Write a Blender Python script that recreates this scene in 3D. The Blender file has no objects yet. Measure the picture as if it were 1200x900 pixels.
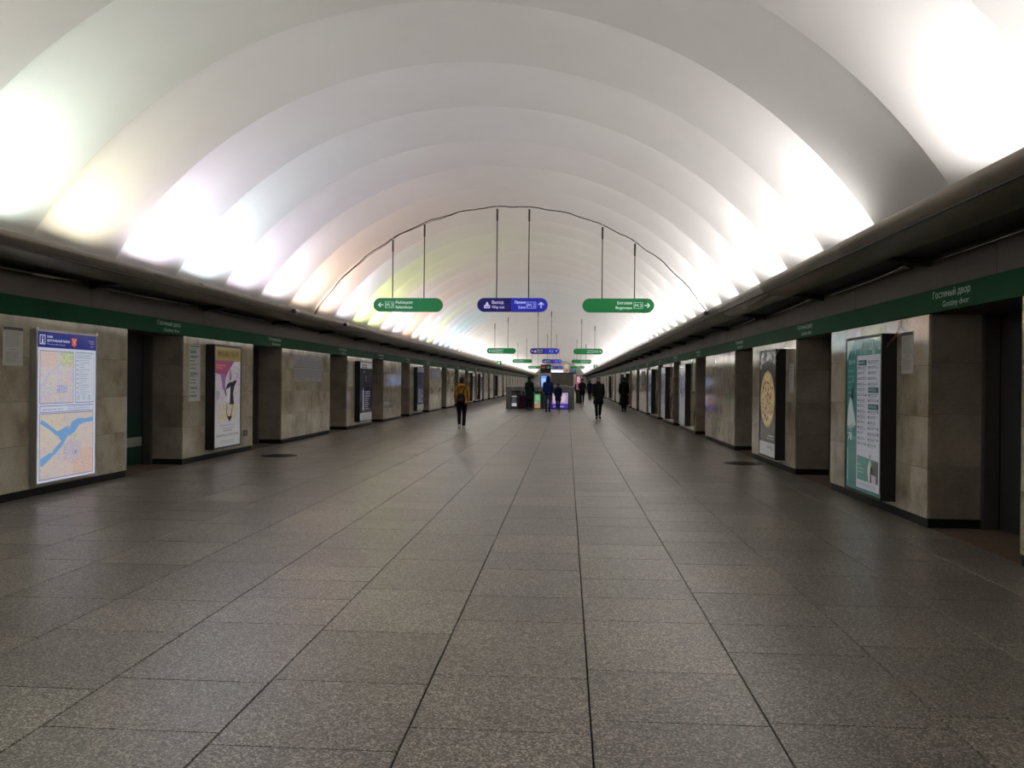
import bpy, bmesh, math, random
from math import sin, cos, pi, radians, sqrt, atan2, asin
from mathutils import Vector, Matrix
random.seed(7)
S = bpy.context.scene
COL = bpy.context.collection

# ------------------------------------------------------------------ camera
cam_d = bpy.data.cameras.new('camera'); cam = bpy.data.objects.new('camera', cam_d); COL.objects.link(cam)
F_PX = 960.0
cam_d.sensor_fit = 'HORIZONTAL'; cam_d.sensor_width = 36.0; cam_d.lens = 36.0 * F_PX / 1200.0
cam_d.clip_start = .05; cam_d.clip_end = 400
yaw, pitch, roll = math.atan(64.62 / F_PX), -0.0019, 0.0093
fwd = Vector((-sin(yaw) * cos(pitch), cos(yaw) * cos(pitch), sin(pitch)))
rgt = Vector((cos(yaw), sin(yaw), 0)); upv = rgt.cross(fwd)
r2 = rgt * cos(roll) + upv * sin(roll); u2 = -rgt * sin(roll) + upv * cos(roll)
cam.matrix_world = Matrix(((r2.x, u2.x, -fwd.x, 1.48), (r2.y, u2.y, -fwd.y, 0), (r2.z, u2.z, -fwd.z, 1.52), (0, 0, 0, 1)))
S.camera = cam

# ------------------------------------------------------------------ world, view
W = bpy.data.worlds.new('world'); S.world = W; W.use_nodes = True
W.node_tree.nodes['Background'].inputs[0].default_value = (.5, .5, .5, 1)
W.node_tree.nodes['Background'].inputs[1].default_value = 0.0
S.view_settings.view_transform = 'Standard'; S.view_settings.look = 'None'
S.view_settings.gamma = 1.0; S.view_settings.use_curve_mapping = False
S.view_settings.exposure = 0.22

# ------------------------------------------------------------------ hall dimensions (metres, hall axis = y, x=0 centre)
WX = 5.34            # face of the pylons
YB, YF = -22.9, 168.0
BAND0, BAND1 = 2.295, 2.54
FRZ = 2.83
R_V, Z_V = 5.924, 0.037
P_V, Y_V = 1.8192, 7.6674
LIPX, LIPZ = 4.41, 3.07

# ------------------------------------------------------------------ cove floodlights (one for each ring of the vault, both sides)
LAMP_W = 24.5
white = (1.0, .97, .95)
tint_l = {-1: (1, .93, .92), 0: (.91, 1.0, .95), 1: (1.0, .96, .82), 2: (.93, .88, 1.0), 3: (.86, .94, 1.0), 4: (.92, .87, 1.0),
          5: (.97, .92, 1.0), 6: (1.0, .84, .76), 7: (1.0, .84, .74), 8: (.88, .85, 1.0), 9: (.93, 1.0, .62), 10: (.95, 1.0, .66),
          11: (1.0, .90, .86), 12: (.93, .92, 1.0), 13: (1.0, .72, .60), 14: (1.0, .90, .86), 15: (.85, .88, 1), 16: (.95, 1.0, .68), 17: (.88, .84, 1.0),
          18: (.82, .95, 1.0), 19: (.75, .9, .95), 20: (.8, .9, 1.0)}
pow_l = {-2: .7, -1: .55, 0: 1.25, 1: .6, 2: 1.2, 3: 1.25, 4: .85, 5: .9, 6: .9}
pow_r = {-2: .8, -1: .95, 0: 0.0, 1: 1.1, 2: .8, 3: 1.05, 4: .75}
ld_cache = {}
for k in range(-15, 87):
    yc = Y_V + P_V * (k + .42)
    if yc > YF - 1: break
    for s in (-1, 1):
        t = tuple(c ** 1.7 for c in tint_l.get(k, white)) if s < 0 else (1.0, .965, .975)
        p = (pow_l if s < 0 else pow_r).get(k, 1.0)
        if p == 0: continue
        key = (t, p)
        if key not in ld_cache:
            L = bpy.data.lights.new('cove_floodlight', 'AREA'); L.shape = 'RECTANGLE'; L.size = .9; L.size_y = .16
            L.energy = LAMP_W * p; L.spread = radians(146); L.color = t; ld_cache[key] = L
        o = bpy.data.objects.new('cove_floodlight', ld_cache[key]); COL.objects.link(o)
        o.location = (s * 4.60, yc, 3.00)
        d = Vector((s * -.30, 0, 1.0)).normalized()         # light aims up the vault
        zax = -d; xax = Vector((0, 1, 0)); yax = zax.cross(xax)
        o.rotation_euler = Matrix((xax, yax, zax)).transposed().to_euler()

# ------------------------------------------------------------------ colours and materials
def lin(c):
    if isinstance(c, str): c = [int(c[i:i + 2], 16) / 255 for i in (0, 2, 4)]
    return tuple((v / 12.92 if v <= .04045 else ((v + .055) / 1.055) ** 2.4) for v in c)
def mat(name, col, rough=.5, metal=0.0, emit=None, estr=0, spec=.5, coat=0, build=None):
    m = bpy.data.materials.new(name); m.use_nodes = True; nt = m.node_tree; b = nt.nodes['Principled BSDF']
    b.inputs['Base Color'].default_value = (*col, 1); b.inputs['Roughness'].default_value = rough
    b.inputs['Metallic'].default_value = metal; b.inputs['Specular IOR Level'].default_value = spec
    b.inputs['Coat Weight'].default_value = coat
    if emit: b.inputs['Emission Color'].default_value = (*emit, 1); b.inputs['Emission Strength'].default_value = estr
    if build: build(nt, b)
    return m
def N(nt, t, **kw):
    n = nt.nodes.new(t)
    for k, v in kw.items():
        if k.startswith('i_'): n.inputs[k[2:].replace('_', ' ')].default_value = v
        else: setattr(n, k, v)
    return n
def ramp(nt, stops):
    r = nt.nodes.new('ShaderNodeValToRGB'); e = r.color_ramp.elements
    while len(e) < len(stops): e.new(.5)
    for q, (p, c) in zip(e, stops): q.position = p; q.color = (*c, 1)
    return r
def b_mottle(c1, c2, scale, rand=.2, bump=.0, fa=.15, c3=None, fine=60, r0=None, r1=None, stretch=None):
    """blotchy stone / paint: two noises between colours, per piece brightness, optional bump and gloss variation"""
    def f(nt, b):
        L = nt.links; tc = N(nt, 'ShaderNodeTexCoord'); oi = N(nt, 'ShaderNodeObjectInfo')
        add = N(nt, 'ShaderNodeVectorMath', operation='MULTIPLY_ADD')
        comb = N(nt, 'ShaderNodeCombineXYZ')
        mul = N(nt, 'ShaderNodeMath', operation='MULTIPLY'); mul.inputs[1].default_value = 37.0
        L.new(oi.outputs['Random'], mul.inputs[0])
        for i in range(3): L.new(mul.outputs[0], comb.inputs[i])
        geo = N(nt, 'ShaderNodeNewGeometry')
        L.new(geo.outputs['Position'], add.inputs[0]); add.inputs[1].default_value = stretch or (1, 1, 1); L.new(comb.outputs[0], add.inputs[2])
        n1 = N(nt, 'ShaderNodeTexNoise', i_Scale=scale, i_Detail=6.0, i_Roughness=.62); L.new(add.outputs[0], n1.inputs['Vector'])
        n2 = N(nt, 'ShaderNodeTexNoise', i_Scale=fine, i_Detail=3.0); L.new(add.outputs[0], n2.inputs['Vector'])
        st = [(.32, c1), (.68, c2)] if c3 is None else [(.28, c1), (.5, c2), (.72, c3)]
        r = ramp(nt, st); L.new(n1.outputs['Fac'], r.inputs[0])
        m2 = N(nt, 'ShaderNodeMapRange'); m2.inputs[1].default_value = .25; m2.inputs[2].default_value = .75; m2.inputs[3].default_value = 1 - fa; m2.inputs[4].default_value = 1 + fa
        L.new(n2.outputs['Fac'], m2.inputs[0])
        m3 = N(nt, 'ShaderNodeMapRange'); m3.inputs[3].default_value = 1 - rand; m3.inputs[4].default_value = 1 + rand; L.new(oi.outputs['Random'], m3.inputs[0])
        mm = N(nt, 'ShaderNodeMath', operation='MULTIPLY'); L.new(m2.outputs[0], mm.inputs[0]); L.new(m3.outputs[0], mm.inputs[1])
        sc = N(nt, 'ShaderNodeVectorMath', operation='SCALE'); L.new(r.outputs[0], sc.inputs[0]); L.new(mm.outputs[0], sc.inputs['Scale'])
        L.new(sc.outputs[0], b.inputs['Base Color'])
        if r0 is not None:
            mr = N(nt, 'ShaderNodeMapRange'); mr.inputs[1].default_value = .3; mr.inputs[2].default_value = .7; mr.inputs[3].default_value = r0; mr.inputs[4].default_value = r1
            L.new(n1.outputs['Fac'], mr.inputs[0]); L.new(mr.outputs[0], b.inputs['Roughness'])
        if bump:
            bp = N(nt, 'ShaderNodeBump', i_Strength=bump, i_Distance=.01); L.new(n1.outputs['Fac'], bp.inputs['Height']); L.new(bp.outputs[0], b.inputs['Normal'])
    return f
def b_granite(nt, b):
    L = nt.links; geo = N(nt, 'ShaderNodeNewGeometry'); oi = N(nt, 'ShaderNodeAttribute', attribute_name='tone')
    v = N(nt, 'ShaderNodeTexVoronoi', voronoi_dimensions='2D', i_Scale=135.0); L.new(geo.outputs['Position'], v.inputs['Vector'])
    n = N(nt, 'ShaderNodeTexNoise', i_Scale=1.1, i_Detail=5.0); L.new(geo.outputs['Position'], n.inputs['Vector'])
    sep = N(nt, 'ShaderNodeSeparateColor'); L.new(v.outputs['Color'], sep.inputs[0])
    r = ramp(nt, [(.0, (.040, .036, .031)), (.3, (.100, .090, .076)), (.7, (.190, .174, .148)), (1.0, (.46, .42, .36))]); L.new(sep.outputs[0], r.inputs[0])
    # scattered worn pale chips
    v2 = N(nt, 'ShaderNodeTexVoronoi', voronoi_dimensions='2D', i_Scale=1.9, i_Randomness=1.0); L.new(geo.outputs['Position'], v2.inputs['Vector'])
    n3 = N(nt, 'ShaderNodeTexNoise', i_Scale=30.0); L.new(geo.outputs['Position'], n3.inputs['Vector'])
    ad = N(nt, 'ShaderNodeMath', operation='MULTIPLY_ADD'); ad.inputs[1].default_value = .12; L.new(n3.outputs['Fac'], ad.inputs[0]); L.new(v2.outputs['Distance'], ad.inputs[2])
    lt = N(nt, 'ShaderNodeMapRange'); lt.inputs[1].default_value = .108; lt.inputs[2].default_value = .080; L.new(ad.outputs[0], lt.inputs[0])
    sp2 = N(nt, 'ShaderNodeSeparateColor'); L.new(v2.outputs['Color'], sp2.inputs[0]); gt = N(nt, 'ShaderNodeMath', operation='MULTIPLY'); L.new(sp2.outputs[0], gt.inputs[0]); L.new(lt.outputs[0], gt.inputs[1])
    mx = N(nt, 'ShaderNodeMix', data_type='RGBA'); mx.inputs[7].default_value = (.24, .22, .19, 1)
    mf = N(nt, 'ShaderNodeMath', operation='MULTIPLY'); mf.inputs[1].default_value = .8; L.new(gt.outputs[0], mf.inputs[0]); L.new(mf.outputs[0], mx.inputs[0])
    L.new(r.outputs[0], mx.inputs[6])
    mr = N(nt, 'ShaderNodeMapRange'); mr.inputs[1].default_value = .3; mr.inputs[2].default_value = .7; mr.inputs[3].default_value = .85; mr.inputs[4].default_value = 1.15; L.new(n.outputs['Fac'], mr.inputs[0])
    tn = N(nt, 'ShaderNodeMath', operation='MULTIPLY'); L.new(mr.outputs[0], tn.inputs[0]); L.new(oi.outputs['Fac'], tn.inputs[1])
    sc = N(nt, 'ShaderNodeVectorMath', operation='SCALE'); L.new(mx.outputs[2], sc.inputs[0]); L.new(tn.outputs[0], sc.inputs['Scale'])
    L.new(sc.outputs[0], b.inputs['Base Color'])
    b.inputs['Roughness'].default_value = .31
    bp = N(nt, 'ShaderNodeBump', i_Strength=.25, i_Distance=.003); L.new(sep.outputs[0], bp.inputs['Height']); L.new(bp.outputs[0], b.inputs['Normal'])

M = {}
M['granite'] = mat('grey_granite', (.1, .1, .1), .3, spec=.5, build=b_granite)
M['joint'] = mat('dark_joint', (.018, .016, .014), .9)
M['stone'] = mat('polished_beige_limestone', (.3, .28, .2), .12, spec=.75,
    build=b_mottle((.22, .185, .13), (.40, .36, .265), 1.9, .13, bump=.03, c3=(.50, .465, .37), r0=.045, r1=.13, stretch=(1, 1, .85)))
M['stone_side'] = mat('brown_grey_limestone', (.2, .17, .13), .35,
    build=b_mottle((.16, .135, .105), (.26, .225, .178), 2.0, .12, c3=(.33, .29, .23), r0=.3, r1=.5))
M['frieze'] = mat('brown_frieze_stone', (.15, .12, .09), .4, build=b_mottle((.055, .045, .034), (.090, .075, .058), 1.6, .10, r0=.5, r1=.7))
M['core'] = mat('mortar_core', (.05, .045, .04), .8)
M['skirt'] = mat('black_granite_skirting', (.008, .008, .009), .6, spec=.2)
M['green'] = mat('green_enamel', lin('005c34'), .6, spec=.12, build=b_mottle(lin('00381c'), lin('004c2a'), .5, .0))
M['vault'] = mat('white_vault_plaster', (.8, .79, .76), .75, build=b_mottle((.79, .765, .725), (.83, .81, .77), .4, .01, fa=.012, fine=2))
M['bronze'] = mat('bronze_anodised_metal', (.16, .14, .11), .30, 0.6, build=b_mottle((.13, .115, .088), (.25, .22, .175), .9, .10, r0=.26, r1=.46, stretch=(1, .4, 3)))
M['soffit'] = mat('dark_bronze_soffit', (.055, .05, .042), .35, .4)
M['bronze_clean'] = mat('bright_anodised_metal', (.4, .37, .32), .2, 0.7, build=b_mottle((.26, .24, .20), (.5, .47, .42), 1.2, .1, r0=.12, r1=.3, stretch=(1, .5, 3)))
M['black'] = mat('black_paint', (.008, .008, .01), .4)
M['dark'] = mat('dark_recess_metal', (.02, .019, .018), .5)
M['alu'] = mat('brushed_aluminium', (.42, .42, .43), .32, .9)
M['alu_dark'] = mat('grey_jamb_metal', (.16, .15, .145), .38, .8)
M['door'] = mat('dark_grey_door_paint', (.028, .030, .034), .35)
M['doorg'] = mat('dark_green_door_paint', (.004, .035, .025), .35)
M['doorp'] = mat('pale_door_stripe_paint', (.30, .30, .25), .4)
M['brown_floor'] = mat('brown_threshold_stone', (.13, .085, .055), .5, build=b_mottle((.09, .06, .04), (.17, .12, .08), 5, .1))
M['white'] = mat('white_enamel', (.75, .75, .73), .4)
M['iron'] = mat('cast_iron', (.02, .02, .02), .5, .5)
M['rod'] = mat('dark_rod_steel', (.07, .065, .055), .45, .6)
M['cable'] = mat('dark_cable_rubber', (.035, .03, .026), .6)
M['orange_wire'] = mat('orange_wire_sleeve', (.25, .09, .03), .5)
def b_attr(lit, base=1.0):
    def f(nt, b):
        a = N(nt, 'ShaderNodeAttribute', attribute_name='Col'); hs = N(nt, 'ShaderNodeHueSaturation'); hs.inputs['Saturation'].default_value = .76 if lit == .15 else .9 if lit else 1; hs.inputs['Value'].default_value = base; nt.links.new(a.outputs['Color'], hs.inputs['Color']); nt.links.new(hs.outputs[0], b.inputs['Base Color'])
        if lit: nt.links.new(a.outputs['Color'], b.inputs['Emission Color']); b.inputs['Emission Strength'].default_value = lit
    return f
M['print'] = mat('printed_sheet', (.5, .5, .5), .35, build=b_attr(0))
M['print_gloss'] = mat('glazed_print', (.5, .5, .5), .08, spec=.6, build=b_attr(.10))
M['print_dim'] = mat('dim_lightbox_print', (.5, .5, .5), .12, build=b_attr(.15, .75))
M['print_lit'] = mat('lightbox_print', (.5, .5, .5), .2, build=b_attr(.42, .5))
M['sign'] = mat('backlit_sign_face', (.5, .5, .5), .3, build=b_attr(.45, .5))
M['screen'] = mat('bright_screen', (.1, .1, .1), .2, build=b_attr(1.0, .3))
def cloth(name, c, rough=.9): return mat(name, c, rough, spec=.12, build=b_mottle(tuple(v * .8 for v in c), tuple(v * 1.2 for v in c), 9, .0, bump=.3, fine=120))

# ------------------------------------------------------------------ mesh helpers
class MB:
    def __init__(s): s.v = []; s.f = []; s.sm = False
    def box(s, x0, x1, y0, y1, z0, z1):
        b = len(s.v)
        s.v += [(x0, y0, z0), (x1, y0, z0), (x1, y1, z0), (x0, y1, z0), (x0, y0, z1), (x1, y0, z1), (x1, y1, z1), (x0, y1, z1)]
        s.f += [tuple(b + i for i in q) for q in ((3, 2, 1, 0), (4, 5, 6, 7), (0, 1, 5, 4), (1, 2, 6, 5), (2, 3, 7, 6), (3, 0, 4, 7))]
        return s
    def cbox(s, x0, x1, y0, y1, z0, z1, c=.004):
        """box with chamfered edges on the four long sides facing x"""
        b = len(s.v); xs = ((x0, 0), (x1, 0))
        pr = [(y0 + c, z0), (y1 - c, z0), (y1, z0 + c), (y1, z1 - c), (y1 - c, z1), (y0 + c, z1), (y0, z1 - c), (y0, z0 + c)]
        for x, _ in xs: s.v += [(x, y, z) for y, z in pr]
        s.f.append(tuple(b + i for i in range(7, -1, -1))); s.f.append(tuple(b + 8 + i for i in range(8)))
        for i in range(8): j = (i + 1) % 8; s.f.append((b + i, b + j, b + 8 + j, b + 8 + i))
        return s
    def prism(s, prof, a0, a1, axis='y', closed=True):
        """extrude a 2-D outline along an axis"""
        b = len(s.v); n = len(prof)
        for a in (a0, a1):
            for p, q in prof:
                s.v.append((p, a, q) if axis == 'y' else (a, p, q) if axis == 'x' else (p, q, a))
        for i in range(n if closed else n - 1):
            j = (i + 1) % n; s.f.append((b + i, b + j, b + n + j, b + n + i))
        if closed: s.f.append(tuple(b + i for i in range(n - 1, -1, -1))); s.f.append(tuple(b + n + i for i in range(n)))
        return s
    def tube(s, pts, r, n=8, cap=True):
        rings = []; P = [Vector(p) for p in pts]
        rr = r if isinstance(r, (list, tuple)) else [r] * len(P)
        prev = None
        for i, p in enumerate(P):
            t = (P[min(i + 1, len(P) - 1)] - P[max(i - 1, 0)]).normalized()
            if prev is None:
                a = t.cross(Vector((0, 0, 1)))
                if a.length < .3: a = t.cross(Vector((0, 1, 0)))
            else: a = prev - t * prev.dot(t)
            a.normalize(); prev = a; c = t.cross(a)
            ring = []
            for k in range(n):
                an = 2 * pi * k / n; q = p + (a * cos(an) + c * sin(an)) * rr[i]; ring.append(len(s.v)); s.v.append(tuple(q))
            rings.append(ring)
        for A, B in zip(rings, rings[1:]):
            for k in range(n): s.f.append((A[k], A[(k + 1) % n], B[(k + 1) % n], B[k]))
        if cap: s.f.append(tuple(rings[0][::-1])); s.f.append(tuple(rings[-1]))
        return s
    def loft(s, secs, n=14):
        """stack of ellipses (cx,cy,cz,rx,ry[,tilt]) closed at both ends; axis roughly z"""
        rings = []
        for q in secs:
            cx, cy, cz, rx, ry = q[:5]; ring = []
            for k in range(n):
                an = 2 * pi * k / n; ring.append(len(s.v)); s.v.append((cx + rx * cos(an), cy + ry * sin(an), cz))
            rings.append(ring)
        for A, B in zip(rings, rings[1:]):
            for k in range(n): s.f.append((A[k], A[(k + 1) % n], B[(k + 1) % n], B[k]))
        s.f.append(tuple(rings[0][::-1])); s.f.append(tuple(rings[-1]))
        return s
    def ball(s, c, rx, ry, rz, n=12, m=8):
        secs = []
        for i in range(m + 1):
            a = -pi / 2 + pi * i / m; q = max(cos(a), .05); secs.append((c[0], c[1], c[2] + rz * sin(a), rx * q, ry * q))
        return s.loft(secs, n)
    def mesh(s, name, m, smooth=None):
        me = bpy.data.meshes.new(name); me.from_pydata(s.v, [], s.f)
        bm = bmesh.new(); bm.from_mesh(me); bmesh.ops.recalc_face_normals(bm, faces=bm.faces); bm.to_mesh(me); bm.free()
        if isinstance(m, (list, tuple)):
            for q in m: me.materials.append(q)
        else: me.materials.append(m)
        if smooth is None: smooth = s.sm
        if smooth:
            for p in me.polygons: p.use_smooth = True
        me.update(); return me
def link(name, data, parent=None, loc=None, rz=0):
    o = bpy.data.objects.new(name, data); COL.objects.link(o)
    if parent: o.parent = parent
    if loc: o.location = loc
    if rz: o.rotation_euler = (0, 0, rz)
    return o
def obj(name, mb, m, parent=None, loc=None, smooth=None): return link(name, mb.mesh(name, m, smooth), parent, loc)
def empty(name, loc=(0, 0, 0), rz=0, parent=None):
    o = link(name, None, parent, loc, rz); o.empty_display_size = .2; return o
def tag(o, label, cat, group=None):
    o['label'] = label; o['category'] = cat
    if group: o['group'] = group
    return o
def struct(o): o['kind'] = 'structure'; return o
def stuff(o): o['kind'] = 'stuff'; return o
def smooth_by_angle(me, ang=40):
    for p in me.polygons: p.use_smooth = True
    bm = bmesh.new(); bm.from_mesh(me)
    for e in bm.edges:
        if len(e.link_faces) == 2 and e.calc_face_angle(0) > radians(ang): e.smooth = False
    bm.to_mesh(me); bm.free()

# ------------------------------------------------------------------ text and prints (flat sheets: u to the right, v up, facing local -y)
_tx = {}; _gl = {}; _pf = {}
def _raw(t, bold):
    """letter outlines filled by winding number (overlapping strokes of one glyph stay solid)"""
    cu = bpy.data.curves.new('t', 'FONT'); cu.body = t; cu.size = 1.0; cu.resolution_u = 2; cu.fill_mode = 'NONE'
    o = bpy.data.objects.new('t', cu)
    me = o.to_mesh()
    v = [(q.co.x, q.co.y) for q in me.vertices]; ed = [tuple(e.vertices) for e in me.edges]
    o.to_mesh_clear(); bpy.data.objects.remove(o); bpy.data.curves.remove(cu)
    if len(t) > 1 or not v: return v, []
    from mathutils.geometry import delaunay_2d_cdt
    nxt = {}; loops = []; adj = {}
    for a, c in ed: adj.setdefault(a, []).append(c); adj.setdefault(c, []).append(a)
    seen = set()
    for st in range(len(v)):
        if st in seen or st not in adj: continue
        lp = [st]; seen.add(st); cur = st + 1 if st + 1 in adj[st] else adj[st][0]
        while cur not in seen:
            lp.append(cur); seen.add(cur); q = [k for k in adj[cur] if k not in seen]
            if not q: break
            cur = q[0]
        if len(lp) > 2: loops.append(lp)
    cv, _, cf, *_r = delaunay_2d_cdt([Vector(p) for p in v], [(lp[i], lp[(i + 1) % len(lp)]) for lp in loops for i in range(len(lp))], [], 0, 1e-5)
    def wind(x, y):
        n = 0
        for lp in loops:
            for i in range(len(lp)):
                (x0, y0), (x1, y1) = v[lp[i]], v[lp[(i + 1) % len(lp)]]
                if (y0 <= y) != (y1 <= y):
                    if x0 + (y - y0) / (y1 - y0) * (x1 - x0) > x: n += 1 if y1 > y0 else -1
        return n
    P = [(p.x, p.y) for p in cv]; out = []
    for f in cf:
        cx = sum(P[k][0] for k in f) / len(f); cy = sum(P[k][1] for k in f) / len(f)
        if wind(cx, cy): out.append(tuple(f))
    if bold:                                     # a heavier cut: the same letter again, nudged sideways and up
        n = len(P); d = .030
        B = P + [(a + d, c) for a, c in P]
        return B, out + [tuple(k + n for k in f) for f in out]
    return P, out
def text_geo(t, bold=False):
    """letters tessellated one by one, so that touching outlines stay clean"""
    key = (t, bold)
    if key in _tx: return _tx[key]
    V, Fc = [], []
    for i, ch in enumerate(t):
        if ch == ' ': continue
        if (ch, bold) not in _gl: _gl[ch, bold] = _raw(ch, bold)
        gv, gf = _gl[ch, bold]
        if not gv: continue
        pre = t[:i + 1]
        if (pre, bold) not in _pf: _pf[pre, bold] = max(q[0] for q in _raw(pre, bold)[0]) + (.030 if bold and len(pre) > 1 else 0)
        off = _pf[pre, bold] - max(q[0] for q in gv); b0 = len(V)
        V += [(a + off, c) for a, c in gv]; Fc += [tuple(b0 + k for k in f) for f in gf]
    x0 = min(q[0] for q in V); w = max(q[0] for q in V) - x0
    _tx[key] = ([(a - x0, c) for a, c in V], Fc, w); return _tx[key]
class Print:
    def __init__(s): s.v = []; s.f = []; s.c = []
    def poly(s, pts, col, layer=0):
        b = len(s.v); s.v += [(u, -.0012 * layer, v) for u, v in pts]; s.f.append(tuple(range(b, b + len(pts)))); s.c.append(lin(col)); return s
    def rect(s, u0, v0, u1, v1, col, layer=0): return s.poly([(u0, v0), (u1, v0), (u1, v1), (u0, v1)], col, layer)
    def ring(s, u0, v0, u1, v1, t, col, layer=0):
        s.rect(u0, v0, u1, v0 + t, col, layer); s.rect(u0, v1 - t, u1, v1, col, layer); s.rect(u0, v0 + t, u0 + t, v1 - t, col, layer); s.rect(u1 - t, v0 + t, u1, v1 - t, col, layer); return s
    def disc(s, u, v, r, col, layer=0, n=20, ry=None):
        ry = ry or r; return s.poly([(u + r * cos(2 * pi * i / n), v + ry * sin(2 * pi * i / n)) for i in range(n)], col, layer)
    def line(s, pts, w, col, layer=0):
        for (a, b), (c, d) in zip(pts, pts[1:]):
            l = math.hypot(c - a, d - b) or 1; nx, ny = -(d - b) / l * w / 2, (c - a) / l * w / 2
            s.poly([(a - nx, b - ny), (c - nx, d - ny), (c + nx, d + ny), (a + nx, b + ny)], col, layer)
        return s
    def text(s, t, u, v, h, col, layer=2, width=None, align='l', bold=False, xs=.9):
        vs, fs, w = text_geo(t, bold); sy = h / .72; sx = sy * xs
        if width: sx = width / w
        if align == 'r': u -= w * sx
        if align == 'c': u -= w * sx / 2
        b = len(s.v); s.v += [(u + a * sx, -.0012 * layer, v + q * sy) for a, q in vs]
        for f in fs: s.f.append(tuple(b + i for i in f)); s.c.append(lin(col))
        return s
    def rows(s, u0, v1, u1, n, pitch, h, col, layer=1, seed=0, ragged=.5):
        """small print: rows of word-like bars"""
        R = random.Random(seed)
        for i in range(n):
            u = u0; end = u0 + (u1 - u0) * (1 - ragged * R.random())
            while u < end:
                w = h * R.uniform(1.5, 5); s.rect(u, v1 - i * pitch - h, min(u + w, end), v1 - i * pitch, col, layer); u += w + h * .7
        return s
    def mesh(s, name, m):
        me = bpy.data.meshes.new(name); me.from_pydata(s.v, [], s.f); me.materials.append(m)
        ca = me.color_attributes.new('Col', 'FLOAT_COLOR', 'CORNER'); dat = []
        for p, c in zip(me.polygons, s.c): dat += [c[0], c[1], c[2], 1.0] * p.loop_total
        ca.data.foreach_set('color', dat)
        # make every face look towards -y
        bm = bmesh.new(); bm.from_mesh(me)
        for f in bm.faces:
            if f.normal.y > 0: f.normal_flip()
        bm.to_mesh(me); bm.free()
        return me
ROT = {'L': pi / 2, 'R': -pi / 2, 'F': 0.0}

# ================================================================== FLOOR
TW = .80; TX0 = 1.48 + .12
floor = struct(obj('floor', MB().box(-6.4, 6.4, YB, YF, -.3, -.012), M['joint']))
colA = {0: [3.71, 4.36, 5.27, 5.84, 6.4, 7.15, 7.76, 8.74], -1: [3.56, 4.22, 5.2, 5.8, 6.65, 7.3], -2: [3.32, 4.07, 4.9, 5.92, 6.92, 8.1],
        -3: [2.8, 3.43, 4.02, 5.0, 5.6, 6.12, 6.6, 7.3, 8.3], -4: [3.86, 4.77, 5.47, 6.66, 7.4], -5: [4.6, 5.45, 6.5, 7.45], -6: [5.4, 6.6, 7.4, 8.6],
        1: [3.2, 3.75, 4.72, 5.27, 6.05, 7.0], 2: [3.9, 4.9, 5.8, 6.7]}
def tile_mb(x0, x1, y0, y1, mb=None):
    g = .0038; mb = mb or MB(); return mb.prism([(x0 + g, -.02), (x1 - g, -.02), (x1 - g, -.003), (x1 - g - .003, 0), (x0 + g + .003, 0), (x0 + g, -.003)], y0 + g, y1 - g)
def set_tone(me, vals):
    at = me.attributes.new('tone', 'FLOAT', 'FACE'); at.data.foreach_set('value', vals)
near, far_t = [], []
RT = random.Random(3)
for c in range(-10, 6):
    x0 = TX0 + c * TW; x1 = x0 + TW
    if x1 < -6.2 or x0 > 6.2: continue
    x0 = max(x0, -6.3); x1 = min(x1, 6.3)
    js = list(colA.get(c, []))
    y = js[0] if js else 6.0 + RT.uniform(-.3, .3)
    while y > 1.0: y -= RT.choice([.6, .75, .9, .98]); js.insert(0, y)
    y = js[-1]
    while y < YF: y += RT.choice([.57, .6, .75, .9, .98]); js.append(y)
    yb = js[0]
    far_t.append((x0, x1, YB + .05, yb, 1.0))
    for a, b in zip(js, js[1:]):
        if a > YF: break
        (near if b > 2.4 and a < 16.2 else far_t).append((x0, x1, a, min(b, YF), RT.uniform(.84, 1.16)))
near.sort(key=lambda q: q[2]); far_t += near[296:]; near = near[:296]
for x0, x1, a, b, t in near:
    me = tile_mb(x0, x1, a, b).mesh('floor_tile', M['granite']); set_tone(me, [t] * len(me.polygons)); link('floor_tile', me, floor)
mb = MB(); tones = []
for x0, x1, a, b, t in far_t: tile_mb(x0, x1, a, b, mb); tones += [t] * 8
me = mb.mesh('floor_tile_field', M['granite']); set_tone(me, tones); stuff(link('floor_tile_field', me, floor))

# ================================================================== WALLS (pylons, green band, frieze) AND DOORS
starts = []
for n in range(-2, 7):
    b = 19.2 + 21.05 * n
    for off, w in ((0, 4.0), (5.8, 3.3), (10.9, 3.25), (16.0, 3.25)):
        if b + off < YF - 4: starts.append((round(b + off, 3), w))
slab_cache = {}
def slab_mesh(kind, w, h, m):
    key = (kind, round(w, 3), round(h, 3))
    if key not in slab_cache:
        mb = MB()
        if kind == 'front': mb.cbox(-.028, 0, 0, w, 0, h)                 # face at x=0 towards +x
        else: mb.prism([(0, .004), (.004, 0), (w - .004, 0), (w, .004), (w, h - .004), (w - .004, h), (.004, h), (0, h - .004)], 0, .028)
        slab_cache[key] = mb.mesh('stone_slab', m)
    return slab_cache[key]
ROWS = [(.10, .665), (.665, 1.22), (1.22, 1.775), (1.775, 2.295)]
DEPTH = .56
walls = {}
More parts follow.
